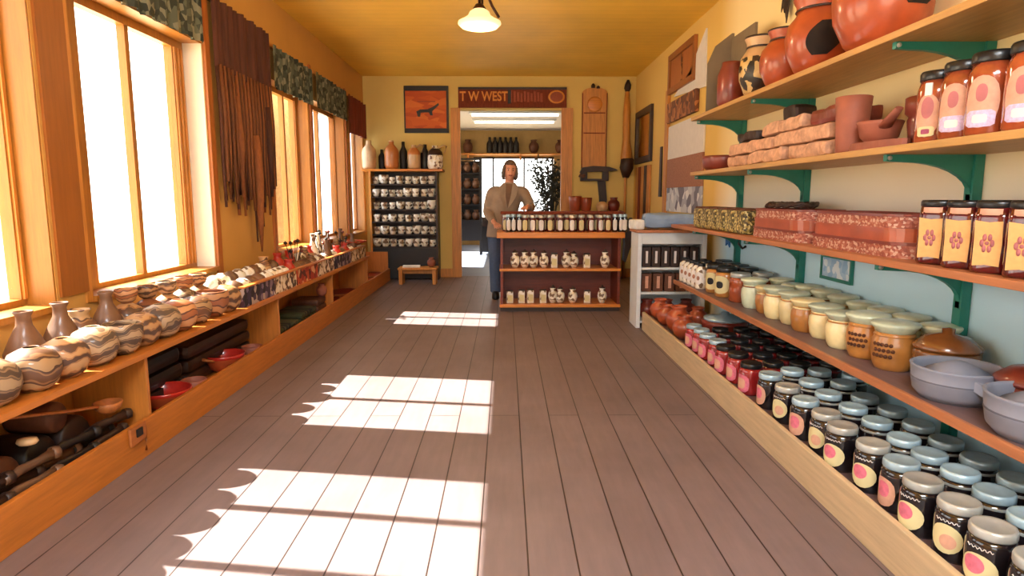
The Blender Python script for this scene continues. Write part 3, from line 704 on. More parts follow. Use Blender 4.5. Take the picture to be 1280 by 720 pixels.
    def jug(x, m, band, label, H=.42, R=.11, handle=False):
        t = thing('stoneware_jug', label, 'jug', (x, Y-.2, z))
        pr = rimmed([(0, 0), (R*.82, 0), (R, .05), (R*1.02, H*.6), (R*.9, H*.75), (R*.5, H*.88), (R*.36, H*.92), (R*.4, H)], .012)
        MB().lathe(pr, m, 22, mf=(lambda j: band if 3 <= j <= 4 else m)).build('jug_body', t)
        if handle: MB().tube([(R*.4, 0, H*.9), (R*1.0, 0, H*1.02), (R*1.5, 0, H*.98), (R*1.2, 0, H*.7)], .013, 'jug', 8).build('handle', t)
        else: MB().lathe([(0, 0), (R*.36, 0), (R*.36, .03), (0, .035)], 'jug', 12, (0, 0, H*.98)).build('stopper', t)
    jug(-2.13, 'jug', 'jug', 'pale stoneware jug at the left end of the cabinet top')
    jug(-1.78, 'jug_orange', 'jug_orange', 'orange stoneware jug second from left on the cabinet top')
    jug(-1.43, 'jug', 'jug_orange', 'cream stoneware jug with a loop handle on the cabinet top', .37, .1, True)
    jug(-1.1, 'white_ware', 'dark', 'dark and white banded jug at the right end of the cabinet top', .36, .12, True)
    bt = Proto(tag(MB().lathe(rimmed([(0, 0), (.055, 0), (.06, .02), (.06, .28), (.025, .36), (.025, .43)]), 'darkest', 14).build('dark_bottle'), '', 'bottle'))
    bt.put((-1.61, Y-.1, z), 0, 'tall black bottle behind and between the two middle jugs')
    bt.put((-1.27, Y-.1, z), 0, 'tall black bottle behind the cream looped jug', scale=(1.2, 1.2, .9))
    bt.put((-1.95, Y-.1, z), 0, 'short black bottle between the pale and orange jugs', scale=(.9, .9, .72))
    # little bench with papers and a pot
    t = thing('low_stool', 'low plain wooden stool standing before the dark cabinet', 'stool', (-1.32, 9.62, 0))
    MB().bb(-.29, .29, -.14, .14, .22, .25, 'trim', .004).build('seat', t)
    for s in (-1, 1): MB().bb(s*.25-.025, s*.25+.025, -.13, .13, 0, .22, 'trim').build('leg', t)
    MB().bb(-.225, .225, -.012, .012, .15, .22, 'trim').build('apron', t)
    tag(MB().box((0, 0, .012), (.26, .18, .024), 'paper', .004, E(0, 0, .1)).build('paper_stack', None, (-1.42, 9.62, .25)), 'white stack of papers lying on the low stool', 'papers')
    tag(MB().lathe([(r*.75, h*.8) for r, h in PR['olla']], 'terra_pk', 16).build('clay_pot', None, (-1.12, 9.62, .25)), 'small pinkish clay pot on the right end of the low stool', 'pot')
    # right of the doorway
    t = thing('carved_board', 'tall round-topped wooden board with two cross grooves hung right of the doorway', 'wall board', (1.405, Y-.002, 1.74))
    n = 14; pts = [(-.2, 0), (.2, 0), (.2, 1.17)] + [(.2*math.cos(PI*i/n), 1.17+.09*math.sin(PI*i/n)) for i in range(1, n)] + [(-.2, 1.17)]
    MB().poly([(x, 0, zz) for x, zz in pts], (0, -.035, 0), 'trim').build('board', t)
    g = MB()
    for zz in (.55, .86): g.bb(-.17, .17, -.04, -.035, zz, zz+.016, 'redcloth')
    g.bb(-.2, -.185, -.042, -.035, 0, 1.17, 'redcloth').bb(.185, .2, -.042, -.035, 0, 1.17, 'redcloth'); g.build('groove_strips', t)
    MB().lathe([(0, 0), (.12, 0), (.12, .006), (.1, .01), (0, .012)], 'counter_edge', 24, (0, -.035, 1.0), rot=E(PI/2, 0, 0)).build('carved_roundel', t)
    MB().lathe([(0, 0), (.03, 0), (.035, .03), (.02, .06), (0, .07)], 'dark', 10, (-.03, -.037, 1.25)).lathe([(0, 0), (.025, 0), (.03, .025), (0, .05)], 'dark', 10, (.05, -.033, 1.24)).build('finial', t)
    t = thing('wooden_rack', 'dark carved wooden rack with pointed arm below the tall board', 'rack', (1.44, Y-.002, 1.55))
    b = MB(); b.poly([(-.26, 0, .13), (-.22, 0, .21), (-.05, 0, .235), (.2, 0, .22), (.3, 0, .19), (.34, 0, .165), (.2, 0, .15), (-.2, 0, .14)], (0, -.12, 0), 'dark')
    b.bb(-.25, -.14, -.1, 0, .0, .16, 'dark', .01).bb(.1, .2, -.1, 0, .0, .16, 'dark', .01).bb(-.15, .1, -.09, 0, 0, .035, 'dark')
    b.build('rack_body', t)
    MB().tube([(-.26, -.06, .1), (-.21, -.07, .07), (-.17, -.08, .09)], [.035, .045, .03], 'leather', 8).build('knob', t)
    tag(MB().poly([(1.47, 0, 1.55), (1.6, 0, 1.55), (1.63, 0, 1.25), (1.6, 0, 1.06), (1.52, 0, 1.05), (1.5, 0, 1.3)], (0, -.03, 0), 'dark').build('leather_strap', None, (0, Y, 0)), 'dark leather strap hanging below the carved wooden rack', 'strap')
    # tall wrapped staff in the corner
    t = thing('wrapped_staff', 'tall staff wrapped in tan hide leaning in the back right corner', 'staff', (1.9, Y-.14, 0))
    MB().tube([(0, 0, 0), (0, .01, 1.6), (.01, .04, 3.0)], .022, 'trim', 8).build('pole', t)
    MB().tube([(0, 0, 1.72), (.01, .005, 1.9), (.0, .01, 2.2), (.0, .02, 2.6), (0, .03, 2.92)], [.07, .1, .06, .06, .035], 'trim', 12).build('hide_wrap', t)
    MB().tube([(.0, -.01, 1.6), (.01, 0, 1.75), (.02, 0, 1.88), (.02, .01, 1.98)], [.05, .11, .105, .04], 'dark', 12).build('pouch', t)
    MB().tube([(0, .03, 2.88), (.0, .03, 2.97), (.01, .035, 3.03), (.01, .04, 3.1)], [.03, .055, .05, .02], 'dark', 10).build('finial', t)
    # back counter with clay ware
    t = thing('back_counter', 'brown wooden side counter against the back wall right of the doorway', 'counter', (1.36, Y-.32, 0))
    MB().bb(-.42, .42, -.26, .28, 1.02, 1.06, 'redcloth', .005).build('top_board', t); MB().bb(-.4, .4, -.22, .27, 0, 1.02, 'dark').build('cabinet_body', t)
    for k in (-1, 1): MB().bb(k*.2-.18, k*.2+.18, -.235, -.22, .1, .98, 'redcloth', .004).build('door', t)
    for d in [c for c in t.children if c.name.startswith('door')]:
        s = 1 if sum(v.co.x for v in d.data.vertices) < 0 else -1
        MB().lathe([(0, 0), (.008, 0), (.008, .015), (.018, .02), (.016, .032), (0, .035)], 'brass', 12, (s*.05, -.235, .6), rot=E(PI/2, 0, 0)).build('knob', d)
    pk = [Proto(tag(MB().lathe([(r*1.1, h*1.3) for r, h in PR[k]], m, 16).build(nm), '', 'pot')) for k, m, nm in (('cup', 'terra', 'clay_beaker'), ('olla', 'terra_dk', 'clay_pot'), ('seed', 'jug', 'pale_pot'))]
    for q, x, s, d in [(0, 1.08, 2.2, 'tall clay beaker at the left end of the side counter'), (0, 1.25, 2.0, 'second clay beaker from the left on the side counter'), (2, 1.5, .9, 'pale round pot in the middle of the side counter'), (1, 1.68, 1.0, 'dark red clay pot at the right end of the side counter')]:
        pk[q].put((x, Y-.38, 1.06), 0, d, scale=s)
back_wall()

def far_room():
    # shelf with dark bottles above the far window
    y2 = 17.5
    t = thing('wall_shelf', 'long wooden shelf high above the bright window in the far room', 'shelf', (.2, y2-.002, 2.4))
    MB().bb(-1.7, 1.9, -.3, 0, 0, .04, 'trim').build('board', t)
    for x in (-1.2, .2, 1.5): MB().bb(x-.02, x+.02, -.26, 0, -.14, 0, 'trim').build('bracket', t)
    b = Proto(tag(MB().lathe(rimmed([(0, 0), (.07, 0), (.08, .04), (.08, .26), (.035, .34), (.035, .42)]), 'darkest', 12).build('dark_bottle'), '', 'bottle'))
    for i in range(6): b.put((-.42+i*.14, y2-.16, 2.44), 0, 'dark bottle, %s from the left of the cluster on the high far shelf' % ORD[i], 'dark bottles on the far shelf')
    o = Proto(tag(MB().lathe([(r*1.5, h*2) for r, h in PR['olla']], 'leather', 14).build('brown_jar'), '', 'jar'))
    for i, x in enumerate((-1.35, -1.0, .75, 1.45)): o.put((x, y2-.16, 2.44), 0, 'brown jar, %s from the left on the high far shelf' % ORD[i], 'brown jars on the far shelf')
    # fluorescent fittings
    for i, y in enumerate((13.6, 14.9)):
        t = thing('ceiling_light', ('nearer', 'farther')[i] + ' long lit tube fitting on the far room ceiling', 'light', (.2, y, 3.05))
        MB().bb(-.95, .95, -.07, .07, -.05, 0, 'white_paint').build('housing', t)
        MB().tube([(-.9, 0, -.075), (.9, 0, -.075)], .022, 'tube', 8).build('lamp_tube', t)
    # dark etagere left, shrubby plant right
    t = thing('dark_etagere', 'dark crowded shelf stand at the left side of the far room', 'shelf', (-.86, 14.6, 0))
    for x in (-.3, .3):
        for y in (-.15, .15): MB().bb(x-.025, x+.025, y-.025, y+.025, 0, 2.15, 'darkest').build('post', t)
    for z in (.75, 1.1, 1.45, 1.8, 2.12): MB().bb(-.32, .32, -.18, .18, z, z+.03, 'darkest').build('shelf', t)
    MB().bb(-.28, .3, .15, .17, .3, 2.1, 'darkest').build('back_panel', t)
    q = Proto(tag(MB().lathe([(r*1.05, h*1.3) for r, h in PR['olla']], 'potdark', 12).build('dark_pot'), '', 'pot'))
    nm = {.75: 'lowest', 1.1: 'second', 1.45: 'third', 1.8: 'fourth'}
    for z in nm:
        for i, x in enumerate((-.19, .0, .19)): q.put((-.86+x, 14.6, z+.03), i, 'dark pot at the %s of the %s shelf of the dark stand' % (('left', 'middle', 'right')[i], nm[z]), 'dark pots on the stand')
    t = thing('dark_chest', 'dark wooden chest with arched lid behind the shopkeeper in the far room', 'chest', (-.42, 15.4, 0))
    MB().bb(-.2, .2, -.2, .2, 0, .62, 'darkest', .01).build('chest_body', t); MB().lathe([(0, -.2), (.2, -.2), (.205, 0), (.2, .2), (0, .2)], 'dark', 20, (0, 0, .62), rot=E(0, PI/2, 0)).build('lid', t)
    t = thing('potted_shrub', 'dark potted shrub silhouetted against the bright far window', 'plant', (1.08, 15.2, 0))
    MB().lathe(rimmed([(0, 0), (.17, 0), (.22, .3), (.24, .36)], .02), 'darkest', 16).build('plant_pot', t)
    MB().lathe([(0, .3), (.215, .3), (0, .31)], 'dark', 16).build('soil', t)
    s = MB(); lf = MB(); rr = random.Random(3)
    for k in range(26):
        a = rr.uniform(0, 6.28); hh = rr.uniform(1.2, 2.25); d = rr.uniform(.15, .55)
        if math.cos(a) > .3: d *= .6
        p1 = Vector((math.cos(a)*d*.4, math.sin(a)*d*.4, hh*.6)); p2 = Vector((math.cos(a)*d, math.sin(a)*d, hh))
        s.tube([(0, 0, .3), p1, p2], [.018, .012, .006], 'plant', 5)
        for q2 in range(30):
            f = rr.uniform(.3, 1); p = p1.lerp(p2, f) + Vector((rr.uniform(-.12, .12), rr.uniform(-.12, .12), rr.uniform(-.1, .1)))
            ax = Vector((rr.uniform(-1, 1), rr.uniform(-1, 1), rr.uniform(-1, .5))).normalized()*rr.uniform(.07, .13); sd = ax.cross(Vector((rr.uniform(-1, 1), 1, .3))).normalized()*.025
            lf.poly([p, p+ax*.5+sd, p+ax, p+ax*.5-sd], (0, .002, 0), 'plant')
    s.build('stems', t); lf.build('foliage', t)
far_room()

# ------------------------------------------------------------------ sales counter
def counter():
    x0, x1, yf, yb = -.06, 1.3, 7.2, 7.72
    t = thing('sales_counter', 'dark red wooden sales counter with open shelves full of jars', 'counter', ((x0+x1)/2, yf, 0))
    W = (x1-x0)/2
    MB().bb(-W, W, .03, .5, 0, .05, 'dark').build('plinth', t)
    MB().bb(-W-.01, W+.01, -.01, .5, .05, .085, 'counter_edge', .005).build('shelf', t)
    MB().bb(-W-.01, W+.01, -.01, .48, .465, .495, 'counter_edge', .005).build('shelf', t)
    MB().bb(-W, W, .48, .5, .085, .84, 'counter').build('back_panel', t)
    for s in (-1, 1): MB().bb(s*W-(.03 if s > 0 else 0), s*W+(0 if s > 0 else .03), .005, .48, .085, .84, 'counter').build('side_panel', t)
    MB().bb(-W-.04, W+.04, -.03, .56, .84, .905, 'counter_edge', .008).build('worktop', t)
    MB().bb(-W+.02, W+.05, .32, .56, .905, 1.1, 'counter').build('ledge_riser', t)
    MB().bb(-W+.0, W+.07, .27, .58, 1.1, 1.13, 'redcloth', .006).build('ledge_top', t)
    cx = (x0+x1)/2
    # jars on the worktop
    def small_jar(name, body, lid, lab, labm, H=.19, R=.036, cat='jar'):
        t = thing(name, '', cat)
        MB().lathe([(0, 0), (R*.92, 0), (R, .008), (R, H*.72), (R*.8, H*.82), (R*.8, H*.84), (0, H*.84)], body, 16).build('jar_body', t)
        MB().lathe([(0, H*.84), (R*.88, H*.84), (R*.9, H*.86), (R*.9, H*.98), (R*.84, H), (0, H)], lid, 16).build('lid', t)
        MB().disc_label(R+.0015, -PI/2, H*.4, R*1.75, H*.62, labm, labm, sq=.5, n=16).build('jar_label', t)
        return Proto(t)
    A = small_jar('preserve_jar', 'jam_dk', 'white_ware', 1, 'white'); B = small_jar('preserve_jar', 'jam_dk', 'silver_dk', 1, 'cream')
    Cc = small_jar('sauce_bottle', 'jam_black', 'silver', 1, 'white', .2, .03)
    xs = [170, 200, 235, 272, 318, 370, 422, 485, 555, 612, 668, 725, 772, 815, 848, 874]
    for i, px in enumerate(xs):
        x = (600+px/4.8-632)*7.22/800; q = (Cc if i < 3 or i > 12 else (A if i % 3 else B))
        q.put((x, 7.3, .905), random.uniform(-.25, .25), 'small dark jar with white label, %s from the left on the counter worktop' % ORD[i], 'jars along the counter worktop')
    # second line of lids behind
    for i in range(14):
        x = -.0+i*.088
        B.put((x, 7.4, .905), random.uniform(-.3, .3), 'small dark jar in the row behind, %s from the left on the counter worktop' % ORD[i], 'jars along the counter worktop')
    # two shelves of decorated jars and figures
    fig = thing('decorated_jar', '', 'jar')
    MB().lathe([(r*.62, h*.95) for r, h in PR['olla']], 'white_ware', 14).build('jar_body', fig)
    MB().lathe([(0, 0), (.034, 0), (.036, .01), (.012, .022), (.014, .034), (0, .04)], 'dark', 12, (0, 0, .163)).build('lid', fig)
    F = Proto(fig)
    pk = thing('labelled_packet', '', 'packet')
    MB().box((0, 0, .07), (.075, .05, .14), 'white_ware', .008).build('packet_body', pk); MB().box((0, -.0265, .06), (.055, .003, .07), 'cream').build('packet_label', pk)
    MB().box((0, 0, .148), (.07, .02, .016), 'dark', .003).build('top_seal', pk)
    G = Proto(pk)
    r2 = [(643.7, 0), (656, 0), (667, 0), (680, 0), (693, 1), (708, 0), (717.7, 0), (733.7, 1), (756.7, 0)]
    r3 = [(637, 1), (652, 1), (663, 1), (679, 1), (691.5, 0), (700.7, 0), (716.7, 0), (735, 1), (754, 0)]
    for row, z, nm in ((r2, .495, 'middle'), (r3, .085, 'bottom')):
        for i, (px, k) in enumerate(row):
            x = (px-632)*7.3/800
            (G if k else F).put((x, 7.3, z), random.uniform(-.3, .3), '%s, %s from the left on the %s counter shelf' % ('white labelled packet' if k else 'white decorated lidded jar', ORD[i], nm), 'ware on the counter shelves', (1.0, 1.0, random.uniform(.95, 1.1)))
    # leather bag hung off the right end
    t = thing('leather_bag', 'dark brown leather bag with strap hanging off the right counter end', 'bag', (x1+.06, 7.42, .56))
    MB().poly([(.015, 0, .42), (.1, .0, .5), (.14, 0, .42), (.13, 0, .25), (.08, 0, .12), (.04, 0, -.02), (.02, 0, .0), (.03, 0, .2)], (0, .14, 0), 'dark').build('bag_body', t)
    MB().tube([(.06, .06, .47), (.02, .06, .56), (-.04, .06, .58)], .012, 'leather', 6).build('strap', t)
counter()

# ------------------------------------------------------------------ shopkeeper
def evaluated(o):
    bpy.context.view_layer.update()
    dg = bpy.context.evaluated_depsgraph_get()
    me = bpy.data.meshes.new_from_object(o.evaluated_get(dg)); bpy.data.objects.remove(o); return me
def skin_graph(V, Ed, R, sub=1, root=0):
    me = bpy.data.meshes.new('tmp'); me.from_pydata(V, Ed, []); o = bpy.data.objects.new('tmp', me); C.objects.link(o)
    md = o.modifiers.new('s', 'SKIN'); md.use_smooth_shade = True
    sv = me.skin_vertices[0].data
    for i, r in enumerate(R):
        sv[i].radius = r if isinstance(r, tuple) else (r, r); sv[i].use_root = (i == root)
    if sub: q = o.modifiers.new('u', 'SUBSURF'); q.levels = sub; q.render_levels = sub
    return evaluated(o)
def fuse(meshes, voxel, smooth=4):
    bm = bmesh.new()
    for m in meshes: bm.from_mesh(m)
    me = bpy.data.meshes.new('tmp'); bm.to_mesh(me); bm.free()
    o = bpy.data.objects.new('tmp', me); C.objects.link(o)
    r = o.modifiers.new('r', 'REMESH'); r.mode = 'VOXEL'; r.voxel_size = voxel
    if smooth: s = o.modifiers.new('s', 'SMOOTH'); s.factor = .5; s.iterations = smooth
    m = evaluated(o)
    for p in m.polygons: p.use_smooth = True
    return m
def head_mesh(c, turn, k=1.06):
    bm = bmesh.new(); bmesh.ops.create_icosphere(bm, subdivisions=5, radius=1)
    def g(v, p, s): return math.exp(-((v-Vector(p)).length/s)**2)
    for v in bm.verts:
        n = v.co.copy(); x, y, z = n
        w = Vector((x*.073, y*.093, z*.118))
        if z < 0: w.x *= 1-.22*(-z)**1.6; w.y *= 1-.06*(-z)       # jaw narrows
        if y < 0:
            w.y *= .93
            w.y -= .028*g(n, (0, -.97, -.12), .13) + .014*g(n, (0, -.95, .06), .11)      # nose
            for sx in (-1, 1): w.y += .013*g(n, (sx*.36, -.9, .1), .17)                   # eye sockets
            w.y -= .008*g(n, (0, -.93, .27), .35)                                            # brow
            w.y -= .007*g(n, (0, -.85, -.43), .13) + .010*g(n, (0, -.62, -.8), .22)        # lips, chin
            for sx in (-1, 1): w.y -= .006*g(n, (sx*.45, -.8, -.2), .22)                   # cheeks
        for sx in (-1, 1): w.x += sx*.014*g(n, (sx*.98, .08, .0), .17)                   # ears
        v.co = w*k
    bmesh.ops.transform(bm, matrix=Matrix.Translation(c) @ turn.to_4x4(), verts=bm.verts)
    me = bpy.data.meshes.new('tmp'); bm.to_mesh(me); bm.free(); return me
def hand_meshes(wrist, d, n, side):
    # wrist position, finger direction d, back-of-hand normal n, thumb side +1 / -1
    d = d.normalized(); n = n.normalized(); s = d.cross(n).normalized()*side
    out = []
    P = lambda a, b, c: tuple(wrist + d*a + s*b + n*c)
    out.append(skin_graph([P(-.03, 0, 0), P(.02, 0, 0), P(.06, .004, .003), P(.092, .002, 0)], [(0, 1), (1, 2), (2, 3)], [(.027, .022), (.034, .018), (.04, .017), (.038, .013)]))
    for i, (b, l) in enumerate(((.03, .072), (.01, .08), (-.011, .074), (-.03, .058))):
        out.append(skin_graph([P(.07, b, .003), P(.095, b, .004), P(.095+l*.45, b*1.12, -.004), P(.095+l*.78, b*1.16, -.018), P(.095+l, b*1.16, -.032)],
                              [(0, 1), (1, 2), (2, 3), (3, 4)], [.009, .0095, .009, .008, .0068]))
    out.append(skin_graph([P(.02, .025, 0), P(.045, .045, -.005), P(.075, .058, -.014), P(.1, .06, -.022)], [(0, 1), (1, 2), (2, 3)], [.014, .0125, .011, .0085]))
    return out
def shopkeeper():
    base = Vector((.0, 8.18, 0))
    t = thing('person', 'shopkeeper in taupe jacket and blue jeans leaning on the counter from behind', 'person', tuple(base))
    A = lambda x, y, z: (x, y, z)
    def loft(rings, n=20):
        bm = bmesh.new(); RR = []
        for cx, cy, z, rx, ry in rings: RR.append([bm.verts.new((cx+rx*math.cos(2*PI*i/n), cy+ry*math.sin(2*PI*i/n), z)) for i in range(n)])
        for P, Q in zip(RR, RR[1:]):
            for i in range(n): bm.faces.new((P[i], P[(i+1) % n], Q[(i+1) % n], Q[i]))
        bm.faces.new(RR[0][::-1]); bm.faces.new(RR[-1]); me = bpy.data.meshes.new('tmp'); bm.to_mesh(me); bm.free(); return me
    def limb(pts, rs):                                   # tapered limb through joints, rounded at the bends
        P = [Vector(p) for p in pts]; pp = []; rr = []
        for a in range(len(P)-1):
            for k in range(6):
                f = k/6; pp.append(P[a].lerp(P[a+1], f)); rr.append(rs[a]+(rs[a+1]-rs[a])*f)
        pp.append(P[-1]); rr.append(rs[-1])
        for _ in range(2): pp = [pp[0]]+[(pp[i-1]+pp[i]*2+pp[i+1])/4 for i in range(1, len(pp)-1)]+[pp[-1]]
        return MB().tube(pp, rr, 'skin', 14).mesh('tmp')
    sL, eL, wL = A(-.165, -.02, 1.355), A(-.235, .0, 1.11), A(-.135, -.36, .985)
    sR, eR, wR = A(.225, -.05, 1.355), A(.32, -.06, 1.16), A(.27, -.33, 1.185)
    hipL, knL, anL, toL = A(-.135, .02, .9), A(-.135, -.0, .5), A(-.13, .04, .09), A(-.13, -.09, .04)
    hipR, knR, anR, toR = A(.045, .02, .9), A(.09, -.02, .5), A(.13, .06, .09), A(.14, -.06, .04)
    tors = [(-.045, .02, .86, .15, .1), (-.04, .015, .95, .155, .105), (-.03, .0, 1.08, .13, .09), (.0, -.02, 1.22, .15, .1), (.025, -.035, 1.34, .165, .1), (.038, -.042, 1.41, .12, .075), (.045, -.05, 1.45, .06, .058), (.05, -.06, 1.56, .052, .056)]
    turn = E(.05, .06, .12).to_matrix()
    hc = Vector((.055, -.085, 1.615))
    lw, rw = Vector(wL), Vector(wR)
    parts = [loft(tors), head_mesh(hc, turn), limb([A(-.1, -.03, 1.37), sL, eL, wL], [.06, .058, .042, .027]), limb([A(.16, -.04, 1.37), sR, eR, wR], [.06, .058, .042, .027]),
             limb([hipL, knL, anL], [.085, .056, .04]), limb([hipR, knR, anR], [.085, .056, .04]), limb([anL, toL], [.04, .03]), limb([anR, toR], [.04, .03])]
    parts += hand_meshes(lw, Vector((.25, -.9, -.22)), Vector((.0, -.2, 1)), -1)
    parts += hand_meshes(rw, Vector((-.35, -.9, -.16)), Vector((.0, -.15, 1)), 1)
    me = fuse(parts, .0065, 3); me.materials.clear(); me.materials.append(M['skin']); me.materials.append(M['lips'])
    for p in me.polygons:
        q = turn.inverted() @ (Vector(p.center)-hc)
        p.material_index = 1 if (abs(q.x) < .024 and abs(q.z+.05) < .008 and q.y < -.07) else 0
    o = bpy.data.objects.new('body', me); C.objects.link(o); o.parent = t
    for sx in (-1, 1):
        c = hc + turn @ Vector((sx*.027, -.0745, .013))
        MB().lathe([(0, -.0095), (.007, -.0065), (.0095, 0), (.007, .0065), (0, .0095)], 'darkest', 10, c).build('eye', t)
        MB().tube([hc + turn @ Vector((sx*.014, -.088, .033)), hc + turn @ Vector((sx*.028, -.088, .038)), hc + turn @ Vector((sx*.044, -.078, .034))], .0035, 'hair', 5).build('eyebrow', t)
    # hair: cap and side locks to the collar
    hv = []
    bm = bmesh.new(); bmesh.ops.create_icosphere(bm, subdivisions=4, radius=1)
    for v in bm.verts:
        x, y, z = v.co
        v.co = Vector((x*.094, y*.108+.014, z*.128+.016))
    kill = [v for v in bm.verts if (v.co.y < -.035 and v.co.z < .075+.25*abs(v.co.x)*.3 and abs(v.co.x) < .07) or v.co.z < -.06]
    bmesh.ops.delete(bm, geom=kill, context='VERTS')
    bmesh.ops.transform(bm, matrix=Matrix.Translation(hc) @ turn.to_4x4(), verts=bm.verts)
    hm = bpy.data.meshes.new('hair'); bm.to_mesh(hm); bm.free(); hm.materials.append(M['hair'])
    for p in hm.polygons: p.use_smooth = True
    o = bpy.data.objects.new('hair', hm); C.objects.link(o); o.parent = t
    sd = o.modifiers.new('thickness', 'SOLIDIFY'); sd.thickness = .012
    for sx in (-1, 1):
        lk = MB()
        for k in range(4):
            y = -.045+.03*k
            lk.tube([hc+turn@Vector((sx*.076, y, .05)), hc+turn@Vector((sx*.084, y+.004, -.03)), hc+turn@Vector((sx*.08, y+.01, -.07)), hc+turn@Vector((sx*.07, y+.012, -.105))], [.014, .02, .02, .012], 'hair', 7)
        lk.build('hair_lock', t)
    # jacket
    jt = [(-.045, .015, .79, .205, .15), (-.045, .012, .84, .2, .147), (-.03, .0, 1.08, .182, .132), (.0, -.02, 1.22, .188, .138), (.025, -.035, 1.33, .188, .125), (.035, -.042, 1.4, .135, .1), (.043, -.05, 1.45, .095, .078), (.046, -.052, 1.475, .078, .074)]
    fa = Vector(eL).lerp(Vector(wL), .84); fb = Vector(eR).lerp(Vector(wR), .8)
    jm = fuse([loft(jt, 28), limb([A(-.08, -.03, 1.36), sL, eL, fa], [.075, .078, .064, .05]), limb([A(.14, -.04, 1.36), sR, eR, fb], [.075, .078, .064, .05])], .011, 5)
    jm.materials.clear(); jm.materials.append(M['jacket'])
    o = bpy.data.objects.new('jacket', jm); C.objects.link(o); o.parent = t
    for sx in (-1, 1):
        MB().poly([(.045+sx*.05, -.118, 1.47), (.04+sx*.12, -.14, 1.42), (.03+sx*.1, -.165, 1.3), (.01+sx*.014, -.168, 1.14)], (0, -.014, 0), 'jacket').build('lapel', t)
    MB().poly([(0.005, -.118, 1.46), (.085, -.118, 1.46), (.06, -.158, 1.3), (.025, -.162, 1.16), (.0, -.158, 1.3)], (0, -.012, 0), 'shirt').build('shirt_front', t)
    # jeans and shoes
    qm = fuse([loft([(-.045, .02, .8, .165, .125), (-.045, .02, .9, .17, .128), (-.043, .018, .98, .16, .118)], 24), limb([hipL, knL, A(-.13, .04, .08)], [.105, .08, .072]), limb([hipR, knR, A(.13, .06, .08)], [.105, .08, .072])], .011, 4)
    qm.materials.clear(); qm.materials.append(M['jeans'])
    o = bpy.data.objects.new('jeans', qm); C.objects.link(o); o.parent = t
    for x, y in ((-.13, .03), (.13, .05)):
        b = MB(); b.lathe([(0, 0), (.05, 0), (.054, .02), (.05, .06), (.04, .095), (0, .1)], 'darkest', 16, (x, y-.055, 0), .92, 2.35); b.build('shoe', t)
shopkeeper()
# ------------------------------------------------------------------ right side shelving
SX = 1.6                                                 # front edge of the wall shelves
SZ = {2: .515, 3: 1.038, 4: 1.51, 5: 1.975}
BRK = (1.2, 2.8, 4.38, 5.6)
def shelving():
    ends = {2: 6.05, 3: 6.2, 4: 5.62, 5: 5.66}
    nm = {2: 'brown painted wall shelf carrying covered pots and grey bowls', 3: 'wooden wall shelf carrying clay trays and square jam jars', 4: 'wooden wall shelf carrying adobe slabs and honey jars', 5: 'topmost wooden wall shelf carrying large red pots'}
    for k, z in SZ.items():
        t = thing('wall_shelf', nm[k], 'shelf', (XR, .6, z))
        L = ends[k]-.6
        if k == 2:
            MB().bb(SX-XR+.02, -.003, 0, L, -.03, 0, 'shelf_brown').build('board', t); MB().bb(SX-XR, SX-XR+.02, 0, L, -.034, .004, 'shelf_edge', .004).build('front_edge', t)
        else:
            MB().bb(SX-XR, -.003, 0, L, -.03, 0, 'shelf' if k > 3 else 'shelf_edge', .004).build('board', t)
        for yb in BRK:
            if yb > ends[k]: continue
            b = MB(); y = yb-.6; h = .2; dpt = .42
            pts = [(-.003, -.03), (-dpt, -.03), (-dpt, -.058)]
            for i in range(9):                           # quarter-round web under the arm
                a = PI/2*i/8; pts.append((-.045-(dpt-.12)*(1-math.sin(a)), -.062-(h-.062)*(1-math.cos(a))))
            pts.append((-.045, -h-.03)); pts.append((-.003, -h-.03))
            b.poly([(x, y-.014, zz) for x, zz in pts], (0, .028, 0), 'teal')
            zl = -.46 if k > 2 else -.36
            b.bb(-.045, -.003, y-.026, y+.026, zl if k != 5 else -.43, -.03, 'teal')
            br = b.build('bracket', t)
            MB().lathe([(0, 0), (.01, 0), (.01, .006), (0, .008)], 'silver_dk', 8, (-dpt+.01, y-.015, -.045), rot=E(PI/2, 0, 0)).build('screw', br)
    # low tray platform along the floor
    t = thing('floor_tray', 'low floor tray with pale pine front board full of jam jars', 'tray', (XR, .6, 0))
    MB().bb(1.345-XR, 1.372-XR, 0, 5.6, 0, .178, 'lip', .005).build('front_board', t)
    MB().bb(1.372-XR, -.003, 0, 5.6, .115, .14, 'shelf_brown').build('tray_floor', t)
    MB().bb(1.372-XR, -.003, 5.575, 5.6, 0, .115, 'lip').bb(1.372-XR, -.003, 0, .025, 0, .115, 'lip').build('end_board', t)
shelving()

def jar_proto(name, body, lid, R, H, label=None, neck=.86, lidh=.16, seg=22, square=0):
    t = thing(name, '', 'jar')
    pr = [(0, 0), (R*.9, 0), (R, .012), (R, H*.7), (R*.97, H*.76), (R*neck, H*(1-lidh)), (0, H*(1-lidh))]
    wob = None
    if square: wob = lambda a, z: min(1.16, 1/max(abs(math.cos(a)), abs(math.sin(a))))*.92
    MB().lathe(pr, body, 28 if square else seg, wob=wob).build('jar_body', t)
    MB().lathe([(0, H*(1-lidh)), (R*neck*1.06, H*(1-lidh)), (R*neck*1.09, H*(1-lidh)+.004), (R*neck*1.09, H-.008), (R*neck*1.02, H), (R*neck*.9, H-.003), (0, H-.003)], lid, seg).build('lid', t)
    if label: label(t, R, H)
    return t
def ribbon_band(t, R, H, m='white'):
    MB().lathe([(R*.99, H*.74), (R*1.01, H*.76), (R*.98, H*.79)], m, 20).build('neck_band', t)
